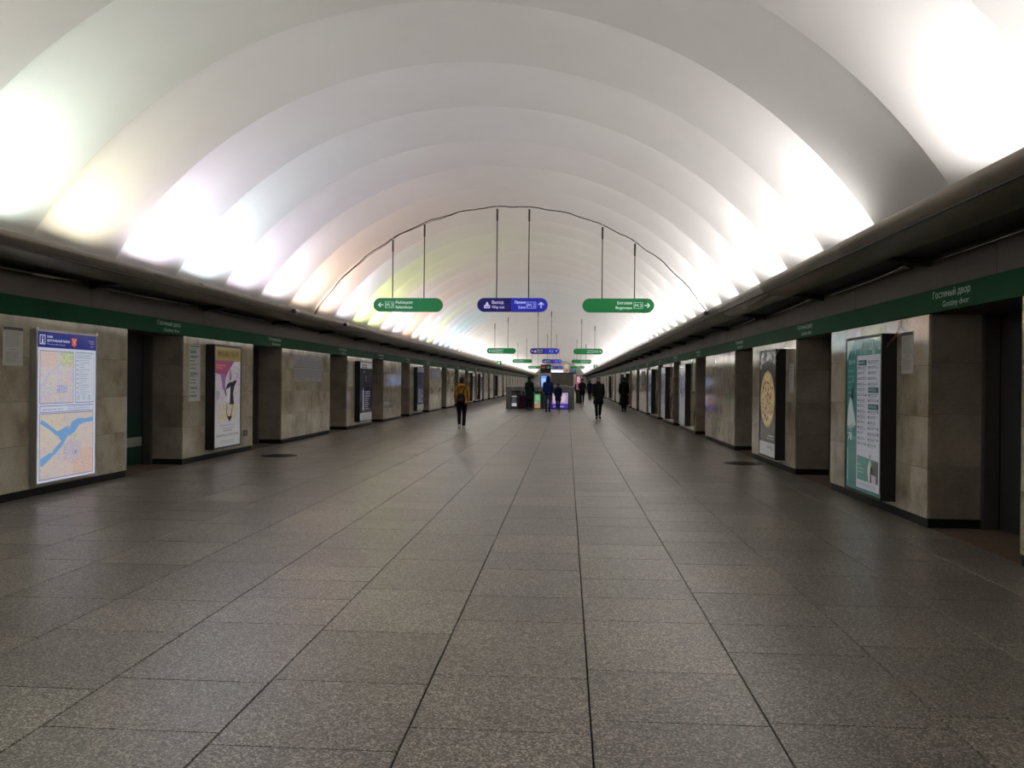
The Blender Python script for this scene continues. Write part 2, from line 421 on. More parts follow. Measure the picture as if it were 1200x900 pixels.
for s, wn in ((-1, 'wall_left'), (1, 'wall_right')):
    W_ = struct(empty(wn, (s * WX, 0, 0))); walls[s] = W_
    # everything below is local to the wall: +x of the left wall looks into the hall
    def fx(x): return x if s < 0 else -x            # x: distance into the hall from the pylon face
    RW = random.Random(11 + s)
    for i, (y0, w) in enumerate(starts):
        detailed = 3.0 < y0 < 46
        core = MB().box(min(fx(-.03), fx(-.95)), max(fx(-.03), fx(-.95)), y0 + .03, y0 + w - .03, 0, BAND0 + .01)
        py = obj('pylon', core, M['core'], W_)
        sk = MB().box(min(fx(-.012), fx(-.9)), max(fx(-.012), fx(-.9)), y0 + .012, y0 + w - .012, 0, .098)
        obj('skirting', sk, M['skirt'], py)
        joined_f, joined_s = MB(), MB()
        ncol = 4 if w > 3.6 else 3
        cuts = [0] + sorted((w * (k / ncol) + RW.uniform(-.12, .12)) for k in range(1, ncol)) + [w]
        for c0, c1 in zip(cuts, cuts[1:]):
            c0 = round(c0 * 20) / 20; c1 = round(c1 * 20) / 20
            sh = RW.choice([0, 0, .03, -.03, .06])
            for r, (z0, z1) in enumerate(ROWS):
                za = z0 + (sh if r else 0); zb = z1 + (sh if r < 3 else 0)
                g = .0022; h = round(zb - za - 2 * g, 3); ww = c1 - c0 - 2 * g
                if detailed:
                    me = slab_mesh('front', ww, h, M['stone'])
                    o = link('stone_slab', me, py, (0, y0 + c0 + g, za + g))
                    if s > 0: o.rotation_euler = (0, 0, pi); o.location.y = y0 + c1 - g
                else:
                    joined_f.box(min(fx(-.028), 0), max(fx(-.028), 0), y0 + c0 + g, y0 + c1 - g, za + g, za + g + h)
        for end in (0, 1):                       # reveals beside the doors
            for (z0, z1) in ROWS:
                g = .0022
                if detailed and end == 0:
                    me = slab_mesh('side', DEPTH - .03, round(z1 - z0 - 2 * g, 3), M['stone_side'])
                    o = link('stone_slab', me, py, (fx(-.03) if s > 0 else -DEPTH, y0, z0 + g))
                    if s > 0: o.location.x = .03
                else:
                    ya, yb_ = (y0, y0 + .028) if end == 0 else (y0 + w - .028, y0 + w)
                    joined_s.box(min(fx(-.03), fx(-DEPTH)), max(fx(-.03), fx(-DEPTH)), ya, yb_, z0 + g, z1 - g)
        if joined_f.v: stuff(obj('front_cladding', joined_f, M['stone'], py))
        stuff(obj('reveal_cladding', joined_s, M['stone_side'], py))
    # lintel core, frieze panels, band with the station name
    obj('lintel', MB().box(min(fx(-.03), fx(-.95)), max(fx(-.03), fx(-.95)), YB, YF, BAND0 + .012, FRZ + .35), M['core'], W_)
    y = 11.31 - 3.6384 * 9; first = None
    fm = MB().cbox(-.03, .0, .004, 3.6344, BAND1 - .01, FRZ + .05).mesh('frieze_panel', M['frieze'])
    while y < YF:
        o = link('frieze_panel', fm, W_, (0, y, 0))
        if s > 0: o.rotation_euler = (0, 0, pi); o.location.y = y + 3.6384
        y += 3.6384
    gb = obj('green_band', MB().box(min(fx(-.03), fx(.022)), max(fx(-.03), fx(.022)), YB, YF, BAND0, BAND1), M['green'], W_)
    pr = Print()
    pr.text('Гостиный двор', 0, .135, .072, 'a9c4b4', 0, width=.80, align='c'); pr.text('Gostiny dvor', .10, .035, .062, '9dbaa9', 0, width=.56, align='c')
    tm = pr.mesh('station_name', M['print'])
    for (ya, wa), (yb_, wb) in zip(starts, starts[1:]):
        yc = (ya + wa + yb_) / 2 + .36
        o = link('station_name', tm, gb, (fx(.0235), yc, BAND0 + .005), ROT['L' if s < 0 else 'R'])
# doors in the openings
dn = 0
dcache = {}
for s in (-1, 1):
    def fx(x): return x if s < 0 else -x
    for (ya, wa), (yb_, wb) in zip(starts, starts[1:]):
        dn += 1; a, b = ya + wa, yb_
        D = struct(empty('door_%d' % dn, (s * WX, (a + b) / 2, 0))); w2 = (b - a) / 2
        key = (s, round(w2, 3))
        if key not in dcache:
            def bx(x0, x1, *r): return MB().box(min(fx(x0), fx(x1)), max(fx(x0), fx(x1)), *r)
            d = {}
            for side in (-1, 1):
                yy = sorted((side * w2, side * (w2 - .07)))
                d['jamb', side] = bx(-DEPTH + .01, -.70, yy[0], yy[1], 0, 2.29).mesh('jamb', M['alu_dark'])
                yy = sorted((side * .006, side * (w2 - .075)))
                d['door_leaf', side] = bx(-.71, -.76, yy[0], yy[1], .02, 2.29).mesh('door_leaf', M['door'])
                d['lower_panel', side] = bx(-.70, -.711, yy[0] + .02, yy[1] - .02, .03, .90).mesh('lower_panel', M['doorg'])
                d['stripe', side] = bx(-.698, -.712, yy[0] + .02, yy[1] - .02, .34, .50).mesh('stripe', M['doorp'])
            d['threshold', 0] = bx(-.02, -.76, -w2, w2, -.012, .004).mesh('threshold', M['brown_floor'])
            d['door_head', 0] = bx(-.03, -.9, -w2, w2, 2.292, 2.306).mesh('door_head', M['dark'])
            dcache[key] = d
        d = dcache[key]
        link('threshold', d['threshold', 0], D); link('door_head', d['door_head', 0], D)
        for side in (-1, 1):
            link('jamb', d['jamb', side], D); lf = link('door_leaf', d['door_leaf', side], D)
            if s < 0:
                link('lower_panel', d['lower_panel', side], lf); link('stripe', d['stripe', side], lf)

# ================================================================== CORNICES (trim_1 left, trim_2 right)
prof = [(.93, LIPZ), (.945, 3.045), (.945, 3.01), (.925, 2.965), (.88, 2.93), (.80, 2.895), (.70, 2.872), (.60, 2.86), (.50, 2.862), (.44, 2.88)]
inner = [(.46, 2.90), (.60, 2.882), (.70, 2.894), (.79, 2.917), (.865, 2.95), (.903, 2.985), (.915, 3.02), (.91, LIPZ)]
for s, tn in ((-1, 'trim_1'), (1, 'trim_2')):
    T = struct(empty(tn, (s * WX, 0, 2.8)))
    def fx(x): return x if s < 0 else -x
    def shell(mm, nm, y0, y1, grow=0):
        me = MB().prism([(fx(d + (grow if d > .5 else 0)), z - 2.8 - (grow if z < 2.9 else 0)) for d, z in prof + inner], 0, y1 - y0).mesh(nm, mm)
        smooth_by_angle(me, 35); return me
    L3 = 3.6384
    shm = shell(M['bronze'], 'cornice_shell', .004, L3 - .004); shc = shell(M['bronze_clean'], 'cornice_shell', .004, L3 - .004)
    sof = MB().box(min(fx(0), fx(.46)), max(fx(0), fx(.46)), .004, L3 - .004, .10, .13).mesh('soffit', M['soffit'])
    # tapering bright lip against the frieze, sweeping up to the bracket
    lipm = MB(); n = 10; b0 = 0
    for i in range(n + 1):
        t = i / n; wd = .012 + .10 * t ** 3 if s > 0 else .016 + .07 * t ** 3
        yy = .12 + t * (L3 - .5)
        yy = yy if s < 0 else L3 - yy
        lipm.v += [(fx(.0), yy, .03), (fx(wd), yy, .045 + .2 * wd), (fx(wd), yy, .05 + .2 * wd), (fx(0), yy, .035)]
    for i in range(n):
        for k in range(4): lipm.f.append((i * 4 + k, i * 4 + (k + 1) % 4, i * 4 + 4 + (k + 1) % 4, i * 4 + 4 + k))
    lipm.f.append((3, 2, 1, 0)); lipm.f.append(tuple(n * 4 + k for k in range(4)))
    lipme = lipm.mesh('soffit_lip', M['bronze_clean'], True)
    br = MB().prism([(fx(.0), .0), (fx(.30), .05), (fx(.46), .075), (fx(.46), .12), (fx(.0), .12)], -.05, .05).mesh('bracket', M['dark'])
    y = 11.31 - L3 * 9; off = 0 if s < 0 else 1.4
    y += off - (L3 if s > 0 else 0)
    while y < YF - .5:
        if y + L3 > YB:
            clean = s > 0 and 12.0 < y < 14.5
            link('cornice_shell', shc if clean else shm, T, (0, y + .004, 0))
            link('soffit', sof, T, (0, y, 0)); link('soffit_lip', lipme, T, (0, y, 0)); link('bracket', br, T, (0, y, 0))
        y += L3
    tr = MB().prism([(fx(.28), .13), (fx(.90), .13), (fx(.90), .10), (fx(.28), .10)], YB, YF)
    obj('lamp_tray', MB().prism([(fx(-.3), .13), (fx(.88), .13), (fx(.88), .118), (fx(-.3), .118)], YB, YF), M['dark'], T)

# ================================================================== VAULT
ceil = struct(empty('ceiling', (0, 0, 0)))
def ring_mesh():
    mb = MB(); na, nb = 56, 8; a0 = asin((2.925 - Z_V) / R_V)
    for j in range(nb + 1):
        t = j / nb; r = R_V + .16 * sin(pi * t ** .62) if 0 < t < 1 else R_V
        for i in range(na + 1):
            a = a0 + (pi - 2 * a0) * i / na; mb.v.append((r * cos(a), t * P_V, Z_V + r * sin(a)))
    for j in range(nb):
        for i in range(na): q = j * (na + 1) + i; mb.f.append((q, q + 1, q + na + 2, q + na + 1))
    me = mb.mesh('vault_ring', M['vault'], True)
    return me
rm = ring_mesh()
for k in range(-17, 90):
    y = Y_V + k * P_V
    if y > YF: break
    link('vault_ring', rm, ceil, (0, y, 0))
# end walls
for nm, y0, y1 in (('wall_back', YB - .4, YB), ('wall_far', YF, YF + .4)):
    w_ = struct(obj(nm, MB().box(-6.5, 6.5, y0, y1, -.3, 6.4), M['vault'] if nm == 'wall_far' else M['frieze']))

# ================================================================== THINGS
def wall_thing(name, side, yc, z, label, cat, group=None, off=0.0):
    """an empty on the pylon face: local x runs to the viewer's right, local -y into the hall"""
    s = -1 if side == 'L' else 1
    o = empty(name, (s * (WX - off), yc, z), ROT[side]); return tag(o, label, cat, group)

# ---- lightboxes -------------------------------------------------------------
def ad_box(side, y0, y1, z0, z1, poster, pm, label, depth=.17, frame=M['black'], cat='lightbox', group=None, fw=.035):
    w, h = y1 - y0, z1 - z0
    T = wall_thing('advertising_lightbox' if cat == 'lightbox' else 'map_lightbox', side, (y0 + y1) / 2, z0, label, cat, group)
    obj('housing', MB().prism([(-w / 2, 0), (w / 2, 0), (w / 2, h - .02), (w / 2 - .02, h), (-w / 2 + .02, h), (-w / 2, h - .02)], -depth + .012, .0), frame if fw > .02 else frame, T)
    f = MB()
    for a, b, c, d in ((-w / 2, w / 2, 0, fw), (-w / 2, w / 2, h - fw, h), (-w / 2, -w / 2 + fw, fw, h - fw), (w / 2 - fw, w / 2, fw, h - fw)):
        f.box(a, b, -depth - .004, -depth + .012, c, d)
    obj('frame', f, frame, T)
    if cat != 'lightbox':
        for a in (-w / 2 + .012, w / 2 - .012): obj('corner_cap', MB().box(a - .02, a + .02, -depth - .012, -depth, h - .02, h + .02), M['white'], T)
    me = poster(w - 2 * fw, h - 2 * fw).mesh('poster', pm)
    link('poster', me, T, (-w / 2 + fw, -depth + .004, fw)); return T

def map_poster(w, h):
    p = Print(); R = random.Random(5)
    p.rect(0, 0, w, h, 'dfe3f4', 0)
    p.rect(0, h * .895, w, h, '1c2a86', 1)
    # information mark
    p.ring(w * .035, h * .915, w * .12, h * .978, .010, 'dfe6ff', 2)
    p.rect(w * .070, h * .926, w * .086, h * .951, 'f0f3ff', 2); p.rect(w * .062, h * .924, w * .094, h * .929, 'f0f3ff', 2); p.rect(w * .064, h * .947, w * .080, h * .951, 'f0f3ff', 2); p.disc(w * .078, h * .962, .010, 'f0f3ff', 2)
    p.text('СХЕМА', w * .15, h * .962, .026, 'e6eaff', 2, bold=True); p.text('ЦЕНТРАЛЬНЫЙ РАЙОН', w * .15, h * .936, .030, 'e6eaff', 2, width=w * .37, bold=True)
    p.text('Tourist information', w * .15, h * .915, .020, 'c9d0f5', 2, width=w * .30)
    # city arms: red shield with crossed anchors and a sceptre
    p.poly([(w * .555, h * .972), (w * .645, h * .972), (w * .645, h * .925), (w * .60, h * .908), (w * .555, h * .925)], 'd6453c', 2)
    p.line([(w * .57, h * .962), (w * .63, h * .922)], .008, 'f1c9c0', 3); p.line([(w * .63, h * .962), (w * .57, h * .922)], .008, 'f1c9c0', 3); p.line([(w * .60, h * .968), (w * .60, h * .914)], .005, 'f3e0a0', 3)
    p.disc(w * .57, h * .962, .011, 'f1c9c0', 3, 10); p.disc(w * .63, h * .962, .011, 'f1c9c0', 3, 10)
    p.text('Гостиный двор', w * .965, h * .955, .018, 'cdd3f6', 2, align='r', xs=.75); p.text('План района', w * .965, h * .940, .016, 'cdd3f6', 2, align='r', xs=.75)
    p.text('Gostiny dvor', w * .965, h * .918, .016, 'cdd3f6', 2, align='r', xs=.75)
    def blocks(u0, v0, u1, v1, n, m, pal, seed, lay=2):
        R = random.Random(seed); us = [u0 + (u1 - u0) * i / n for i in range(n + 1)]; vs_ = [v0 + (v1 - v0) * j / m for j in range(m + 1)]
        P = {}
        for i in range(n + 1):
            for j in range(m + 1):
                ju = 0 if i in (0, n) else R.uniform(-.3, .3) * (u1 - u0) / n; jv = 0 if j in (0, m) else R.uniform(-.3, .3) * (v1 - v0) / m
                P[i, j] = (us[i] + ju, vs_[j] + jv)
        for i in range(n):
            for j in range(m):
                q = [P[i, j], P[i + 1, j], P[i + 1, j + 1], P[i, j + 1]]; cu = sum(a for a, _ in q) / 4; cv = sum(b for _, b in q) / 4
                k = .80 + .1 * R.random(); col = pal((cu - u0) / (u1 - u0), (cv - v0) / (v1 - v0), R)
                p.poly([(cu + (a - cu) * k, cv + (b - cv) * k) for a, b in q], col, lay)
                if R.random() < .22: p.rect(cu - .006, cv - .004, cu + .006 * R.random(), cv + .004, R.choice(['7d7fb0', 'a06d72', '6f93c4', '9a8ac0']), lay + 1)
    # upper left plan
    a0, b0, a1, b1 = w * .045, h * .525, w * .59, h * .872
    p.rect(a0 - .008, b0 - .008, a1 + .008, b1 + .008, '5560a8', 1); p.rect(a0, b0, a1, b1, 'e6e2ee', 2)
    def pal1(u, v, R):
        if u > .58 and v > .72: return R.choice(['c2d488', 'b0cf82', 'd6dc96'])
        if u < .45 and v > .68: return R.choice(['e8c8ae', 'e6c6b4', 'e2ccbc'])
        if .5 < u < .8 and .2 < v < .36: return R.choice(['b3b2dd', 'a9add8'])
        return R.choice(['e4cccc', 'decad2', 'd8cce0', 'e4d2c8', 'd2cee4', 'e2dcc6', 'd8dcc8'])
    blocks(a0, b0, a1, b1, 15, 26, pal1, 1, 3)
    p.line([(a0 + .02, b0 + .22), (a0 + .2, b0 + .40), (a0 + .42, b0 + .52)], .012, 'b7c6ea', 5)
    # upper right: legend
    c0, c1 = w * .635, w * .96
    p.rect(c0 - .006, b0 - .008, c1 + .006, b1 + .008, '5560a8', 1); p.rect(c0, b0, c1, b1, 'dbe3f2', 2)
    p.rows(c0 + .02, b1 - .02, c1 - .01, 4, .017, .006, '8f9ab8', 3, 3, .2)
    for i in range(8): p.rect(c0 + .025, b1 - .12 - i * .062, c0 + .05, b1 - .10 - i * .062, ['8b93b8', '7a9ec8', 'a08aa0'][i % 3], 3)
    p.rows(c0 + .075, b1 - .10, c1 - .06, 16, .031, .008, '9aa6c0', 3, 4, .7)
    for i in range(3): p.rows(c0 + .02 + i * .13, b0 + .09, c0 + .11 + i * .13, 4, .018, .007, '8f9ab8', 3, 9 + i, .4)
    # strip
    p.rect(w * .045, h * .462, w * .96, h * .508, '5560a8', 1); p.rect(w * .051, h * .466, w * .954, h * .504, 'dfe4f6', 2)
    p.text('Центральная часть', w * .08, h * .478, .022, '4b5aa8', 3, width=w * .34); p.rows(w * .5, h * .497, w * .92, 3, .02, .007, '9aa4cc', 3, 8, .1)
    # lower plan with the river
    a0, b0, a1, b1 = w * .045, h * .020, w * .955, h * .452
    p.rect(a0 - .008, b0 - .008, a1 + .008, b1 + .008, '5560a8', 1); p.rect(a0, b0, a1, b1, 'e4dcda', 2)
    def pal2(u, v, R):
        if .42 < u < .72 and .25 < v < .55: return R.choice(['c3bdd6', 'cbbfd2', 'bdbdd8', 'd8c6cc'])
        if .6 < u and v < .4: return R.choice(['e6bda6', 'e8c2ae', 'e2bfb2', 'dcb9ae'])
        if u < .4 and v > .5: return R.choice(['ead6ba', 'e6d2bc', 'e2d6c2', 'dadac4'])
        return R.choice(['e6cec2', 'e2ccc4', 'e0d0c4', 'dccccc', 'e2d4c4', 'd2cad8'])
    blocks(a0, b0, a1, b1, 26, 32, pal2, 2, 3)
    W2, H2 = a1 - a0, b1 - b0
    def rv(pts): return [(a0 + x * W2, b0 + y * H2) for x, y in pts]
    riv = '7db4ea'
    p.poly(rv([(0, .86), (.02, .92), (.12, .86), (.30, .72), (.38, .70), (.36, .62), (.28, .66), (.16, .76)]), riv, 5.0)
    p.poly(rv([(.30, .72), (.52, .80), (.48, .66), (.40, .56), (.34, .60)]), riv, 5.5)
    p.poly(rv([(.48, .70), (.58, .86), (.70, .91), (.84, .90), (1, .92), (1, .84), (.84, .83), (.72, .80), (.62, .68), (.50, .62)]), riv, 6.0)
    p.poly(rv([(.42, .66), (.50, .64), (.40, .50), (.34, .50)]), riv, 6.5)
    p.poly(rv([(.34, .54), (.41, .50), (.26, .36), (.17, .34), (.20, .40)]), riv, 7.0)
    p.poly(rv([(.17, .40), (.26, .37), (.04, .20), (0, .22), (0, .32)]), riv, 7.5)
    p.disc(a0 + .64 * W2, b0 + .36 * H2, .03, 'a9aad6', 5, 12); p.disc(a0 + .66 * W2, b0 + .38 * H2, .012, '6f74b4', 6, 10)
    p.poly(rv([(.60, .64), (.66, .67), (.66, .60), (.61, .58)]), 'b8d8a4', 5)
    return p

def pantomime_poster(w, h):
    p = Print(); p.rect(0, 0, w, h, 'd9d3dc', 0)
    # pale violet spatter field
    R = random.Random(2)
    for i in range(160):
        u, v = R.uniform(0, w), R.uniform(h * .42, h * .86); p.disc(u, v, R.uniform(.008, .028), R.choice(['c8b4d2', 'd6c3dc', 'e6dfe8', 'bfa9cc', 'dccbe0', 'e9d9e6']), 1, 8)
    p.poly([(0, h * .86), (w * .75, h * .86), (w * .55, h * .78), (w * .42, h * .70), (0, h * .74)], 'b4488a', 2)
    p.poly([(w * .20, h * .74), (w * .42, h * .72), (w * .36, h * .58), (w * .30, h * .56)], 'a877b4', 2)
    p.poly([(0, h * .84), (w * .5, h * .84), (w * .38, h * .76), (0, h * .77)], 'c04f72', 3)
    p.text('ПРЕМЬЕРА', w * .04, h * .805, .034, 'e9b7a0', 4, width=w * .34); p.text('СЕЗОНА', w * .04, h * .778, .034, 'e9b7a0', 4, width=w * .24)
    p.rect(0, h * .86, w, h, 'a68e56', 3); p.ring(w * .03, h * .872, w * .97, h * .988, .008, 'bda76c', 4)
    p.text('МУЗЫКА ТЕАТР', w * .10, h * .905, .10, '5f5a24', 5, width=w * .8, bold=True)
    # dark dancer leaning back with a white shirt front
    p.poly([(w * .40, h * .56), (w * .45, h * .62), (w * .54, h * .645), (w * .66, h * .650), (w * .80, h * .672), (w * .83, h * .655), (w * .74, h * .60), (w * .70, h * .53), (w * .72, h * .46), (w * .74, h * .42), (w * .52, h * .42), (w * .55, h * .50), (w * .54, h * .58), (w * .47, h * .585)], '413845', 4)
    p.poly([(w * .36, h * .62), (w * .41, h * .56), (w * .44, h * .52), (w * .42, h * .50), (w * .36, h * .55)], '524657', 4)
    p.poly([(w * .49, h * .50), (w * .54, h * .60), (w * .58, h * .60), (w * .56, h * .44), (w * .52, h * .42)], 'e8e4ea', 5)
    p.disc(w * .58, h * .70, .055, '8a7d8c', 4, 14, .075); p.poly([(w * .52, h * .70), (w * .58, h * .80), (w * .65, h * .70)], '9d93a6', 5)
    p.line([(w * .46, h * .44), (w * .44, h * .33), (w * .52, h * .27)], .03, '5b4a50', 5); p.line([(w * .68, h * .44), (w * .64, h * .33), (w * .56, h * .27)], .03, '5b4a50', 5)
    p.poly([(w * .46, h * .30), (w * .66, h * .30), (w * .56, h * .24)], '4b3d45', 5)
    p.text('ТАНЦЫ', w * .12, h * .355, .12, 'd8ca6a', 3, width=w * .78, bold=True); p.text('МИФЫ', w * .10, h * .275, .11, 'd8ca6a', 3, width=w * .70, bold=True)
    p.text('13', w * .86, h * .76, .07, '7d7392', 3, width=.06); p.rows(w * .82, h * .74, w * .95, 4, .03, .012, '8d86a0', 3, 5, .3)
    p.rows(w * .05, h * .56, w * .22, 8, .022, .010, '7d7aa0', 3, 6, .5)
    p.rect(0, 0, w, h * .225, 'd5d6da', 2)
    p.text('Михайловский театр', w * .5, h * .205, .03, '6b74b8', 3, width=w * .62, align='c'); p.text('20 марта 19:00', w * .5, h * .178, .028, '6a6f96', 3, width=w * .45, align='c'); p.rows(w * .32, h * .165, w * .70, 2, .018, .010, '8e8f98', 3, 2, .1)
    p.text('Билеты в КАССАХ', w * .5, h * .100, .052, '767c78', 3, width=w * .86, align='c', bold=True)
    p.rows(w * .2, h * .06, w * .8, 3, .024, .009, 'a4a6a8', 3, 12, .2)
    return p

def repertoire_poster(w, h):
    p = Print(); teal, tl2 = '2f7d78', '4f958e'; R = random.Random(8)
    p.rect(0, 0, w, h, teal, 0)
    for i in range(40): p.disc(R.uniform(0, w), R.uniform(h * .86, h), R.uniform(.02, .05), R.choice(['3f8680', '2a6f6b', '6aa39c', '8ab3ad']), 1, 9)
    p.poly([(0, h), (w * .25, h), (w * .06, h * .9), (0, h * .86)], '9fb9b6', 2); p.poly([(w * .7, h), (w, h), (w, h * .965), (w * .85, h * .985)], 'a9c0bc', 2)
    p.text('ТЕАТР', w * .60, h * .925, .10, '9cc4bd', 3, width=w * .34, bold=True); p.text('БАЛЕТ', w * .40, h * .90, .06, '86b5ae', 3, width=w * .22)
    u0 = w * .33
    p.rect(u0, h * .022, w * .985, h * .892, 'c6cbd8', 2)
    for c, (a, b) in enumerate(((u0 + .035, w * .62), (w * .66, w * .955))):
        v = h * .855; i = 0
        while v > h * .30:
            hd = (c == 0 and i == 0) or (c == 1 and i in (5, 8))
            if hd: p.rect(a, v - .055, b - .01, v + .012, '3d6668', 3); p.text('МАРТ' if c == 0 else 'АПРЕЛЬ', a + .02, v - .036, .03, 'b8cfcf', 4, width=(b - a) * .7)
            else:
                p.rect(a, v - .030, a + .04, v - .002, '596675', 3); p.rows(a + .05, v, b, 2, .018, .009, '687486', 3, 30 + i * 2 + c, .5)
                if R.random() < .5: p.rows(a + .02, v - .038, b - .04, 1, .018, .007, '8a93a4', 3, 90 + i, .4)
                if R.random() < .3: p.rect(b - .05, v - .028, b - .02, v - .004, '4d4f5c', 3)
            v -= .068; i += 1
    # small picture, lower right: bride-like dancer and dark partner
    a, b, c, d = u0 + .03, h * .075, w * .955, h * .235
    p.rect(a, b, c, d, '4d8d86', 3); p.poly([(a, d), (c, d), (c, d - .03), (a + .3, d - .012)], 'c6cbd8', 4); p.rect(w * .80, b, c, d - .04, '59605e', 4)
    p.poly([(w * .70, b), (w * .66, b + .13), (w * .70, b + .24), (w * .735, b + .28), (w * .76, b + .2), (w * .74, b)], 'c9d2cf', 5); p.poly([(w * .74, b), (w * .74, b + .16), (w * .78, b + .22), (w * .82, b + .14), (w * .82, b)], '3c423f', 5); p.disc(w * .735, b + .315, .02, '6d6b66', 5, 10)
    p.poly([(w * .78, b), (w * .77, b + .11), (w * .9, b + .09), (w * .9, b)], 'b9b4c0', 6); p.rows(a + .03, b + .20, w * .55, 3, .045, .016, '8fbab2', 5, 77, .5)
    p.rows(u0 + .05, h * .055, w * .9, 2, .02, .008, '8e97a6', 3, 21, .1)
    # tall white dancer on the teal strip
    p.poly([(w * .03, h * .42), (w * .06, h * .54), (w * .12, h * .62), (w * .17, h * .60), (w * .25, h * .50), (w * .30, h * .43), (w * .18, h * .40)], 'c3d2d0', 3)
    p.poly([(w * .13, h * .62), (w * .17, h * .66), (w * .24, h * .72), (w * .22, h * .62), (w * .18, h * .59)], '23383b', 4); p.disc(w * .22, h * .735, .022, '8d8f88', 4, 10)
    for i in range(14): p.disc(w * R.uniform(.04, .28), h * R.uniform(.385, .44), R.uniform(.015, .035), R.choice(['8aa9a6', '5e7f7f', 'b8c8c6', '3f5c5e']), 4, 7)
    p.text('2019', w * .06, h * .84, .05, '9fc4be', 3, width=w * .2); p.rows(w * .05, h * .80, w * .24, 5, .07, .03, '4f958e', 3, 31, .3)
    p.text('78', w * .06, h * .325, .10, 'd5e4e1', 3, width=w * .13, bold=True); p.text('лет', w * .21, h * .33, .05, '8dbab3', 3, width=w * .09)
    p.rect(w * .05, h * .05, w * .075, h * .27, '86b3ac', 3)
    return p

def pizza_poster(w, h):
    p = Print(); R = random.Random(4)
    p.rect(0, 0, w, h, '4a4945', 0); p.rect(0, 0, w, h * .13, 'b8bab8', 1)
    for i in range(50):
        u = R.uniform(0, w); k = abs(u / w - .5) * 2; p.disc(u, h * (1 - R.uniform(0, .16) * (.4 + .6 * k)), R.uniform(.03, .08), R.choice(['9a9c9a', 'b4b6b5', '7c7e7c', 'c6c8c7']), 1, 9)
    p.poly([(w * .42, h), (w * .60, h), (w * .82, h * .93), (w * .74, h * .92), (w * .52, h * .955)], '3d6156', 2)
    p.poly([(w * .35, h * .87), (w * .5, h * .835), (w * .65, h * .87), (w * .5, h * .86)], '5c5a54', 2)
    cu, cv, rr = w * .50, h * .545, w * .465
    ry = h * .275
    p.disc(cu, cv, rr, 'b79a63', 2, 40, ry); p.disc(cu, cv, rr * .95, 'd2bb80', 3, 40, ry * .95); p.disc(cu, cv, rr * .86, 'dcc68c', 4, 36, ry * .87)
    for i in range(150):
        a = R.uniform(0, 2 * pi); q = sqrt(R.random()) * .84
        p.disc(cu + rr * q * cos(a), cv + ry * q * sin(a), R.uniform(.010, .034), R.choice(['8c3d33', 'a04a3c', '6f2f2a', 'efe2b8', 'e6d7a2', '9a5a55', 'b87a5a']), 5, 8)
    p.rect(w * .56, h * .190, w * .92, h * .202, 'c9c9c4', 2); p.text('от 345 р', w * .94, h * .160, .045, 'd8d8d2', 2, align='r', width=w * .42); p.rows(w * .08, h * .155, w * .45, 2, .03, .010, '8e8d88', 2, 5, .3)
    p.rows(w * .5, h * .095, w * .9, 2, .03, .012, '70726f', 2, 6, .3); p.disc(w * .82, h * .07, .03, '8a8c8a', 2)
    return p

def dark_poster(seed, top='c8cacb', body='20222b', accent='7c86a6'):
    def f(w, h):
        p = Print(); R = random.Random(seed)
        p.rect(0, 0, w, h, 'a7a9ac', 0); p.rect(0, h * .13, w, h * .90, body, 1); p.rect(0, h * .90, w, h, top, 1); p.rect(0, 0, w, h * .13, 'b2b4b3', 1)
        for i in range(60): p.disc(R.uniform(.04, w - .04), R.uniform(h * .45, h * .86), R.uniform(.02, .06), R.choice(['2f3340', '3a4255', '151720', accent, '4b4f5c']), 2, 7)
        p.rect(w * .22, h * .18, w * .30, h * .52, 'c6ccd8', 3); p.rows(w * .40, h * .50, w * .9, 9, .07, .028, 'aeb4c2', 3, seed, .5)
        p.rows(w * .12, h * .965, w * .7, 2, .07, .035, '50525a', 3, seed + 3, .3); p.rows(w * .1, h * .09, w * .9, 3, .05, .018, '6d7074', 3, seed + 1, .3)
        return p
    return f

# route list and notices: thin glued sheets
def sheet(name, side, yc, z0, w, h, pr, label, cat, mt, group=None, thick=.004):
    T = wall_thing(name, side, yc, z0, label, cat, group)
    obj('backing', MB().box(-w / 2, w / 2, -thick, 0, 0, h), M['white'], T)
    link('print', pr.mesh('print', mt), T, (-w / 2, -thick - .0012, 0)); return T
def notice(seed, w, h, head='2e2e2e', paper='b7b8b2', ink='85867f', title=None):
    p = Print(); p.rect(0, 0, w, h, paper, 0); p.rect(0, h - h * .09, w, h - h * .01, head, 1)
    if title: p.text(title, w * .06, h - h * .075, h * .045, 'b0b0a8', 2, width=w * .8)
    p.rows(w * .10, h * .87, w * .93, 12, h * .034, h * .013, ink, 1, seed, .25); p.rows(w * .3, h * .43, w * .75, 1, .03, h * .02, ink, 1, seed + 1, .1)
    p.rows(w * .12, h * .36, w * .90, 8, h * .036, h * .015, ink, 1, seed + 2, .3); return p
def route_list(seed, w, h, top='2f7a5c', ink='3f4650', paper='b9bdb9'):
    p = Print(); p.rect(0, 0, w, h, paper, 0); R = random.Random(seed)
    p.rect(w * .08, h * .955, w * .92, h * .985, '6d7470', 1); p.text('Линия 3', w * .12, h * .915, h * .026, ink, 1, width=w * .6)
    p.rect(w * .05, h * .845, w * .62, h * .895, top, 1); p.rect(w * .05, h * .865, w * .62, h * .875, '9fb5a8', 2)
    v = h * .80
    while v > h * .06:
        big = R.random() < .35
        p.rows(w * .08, v, w * (.62 if not big else .86), 2 if big else 1, h * .022, h * .017, ink, 1, int(v * 977), .3); v -= h * R.uniform(.055, .085)
    return p

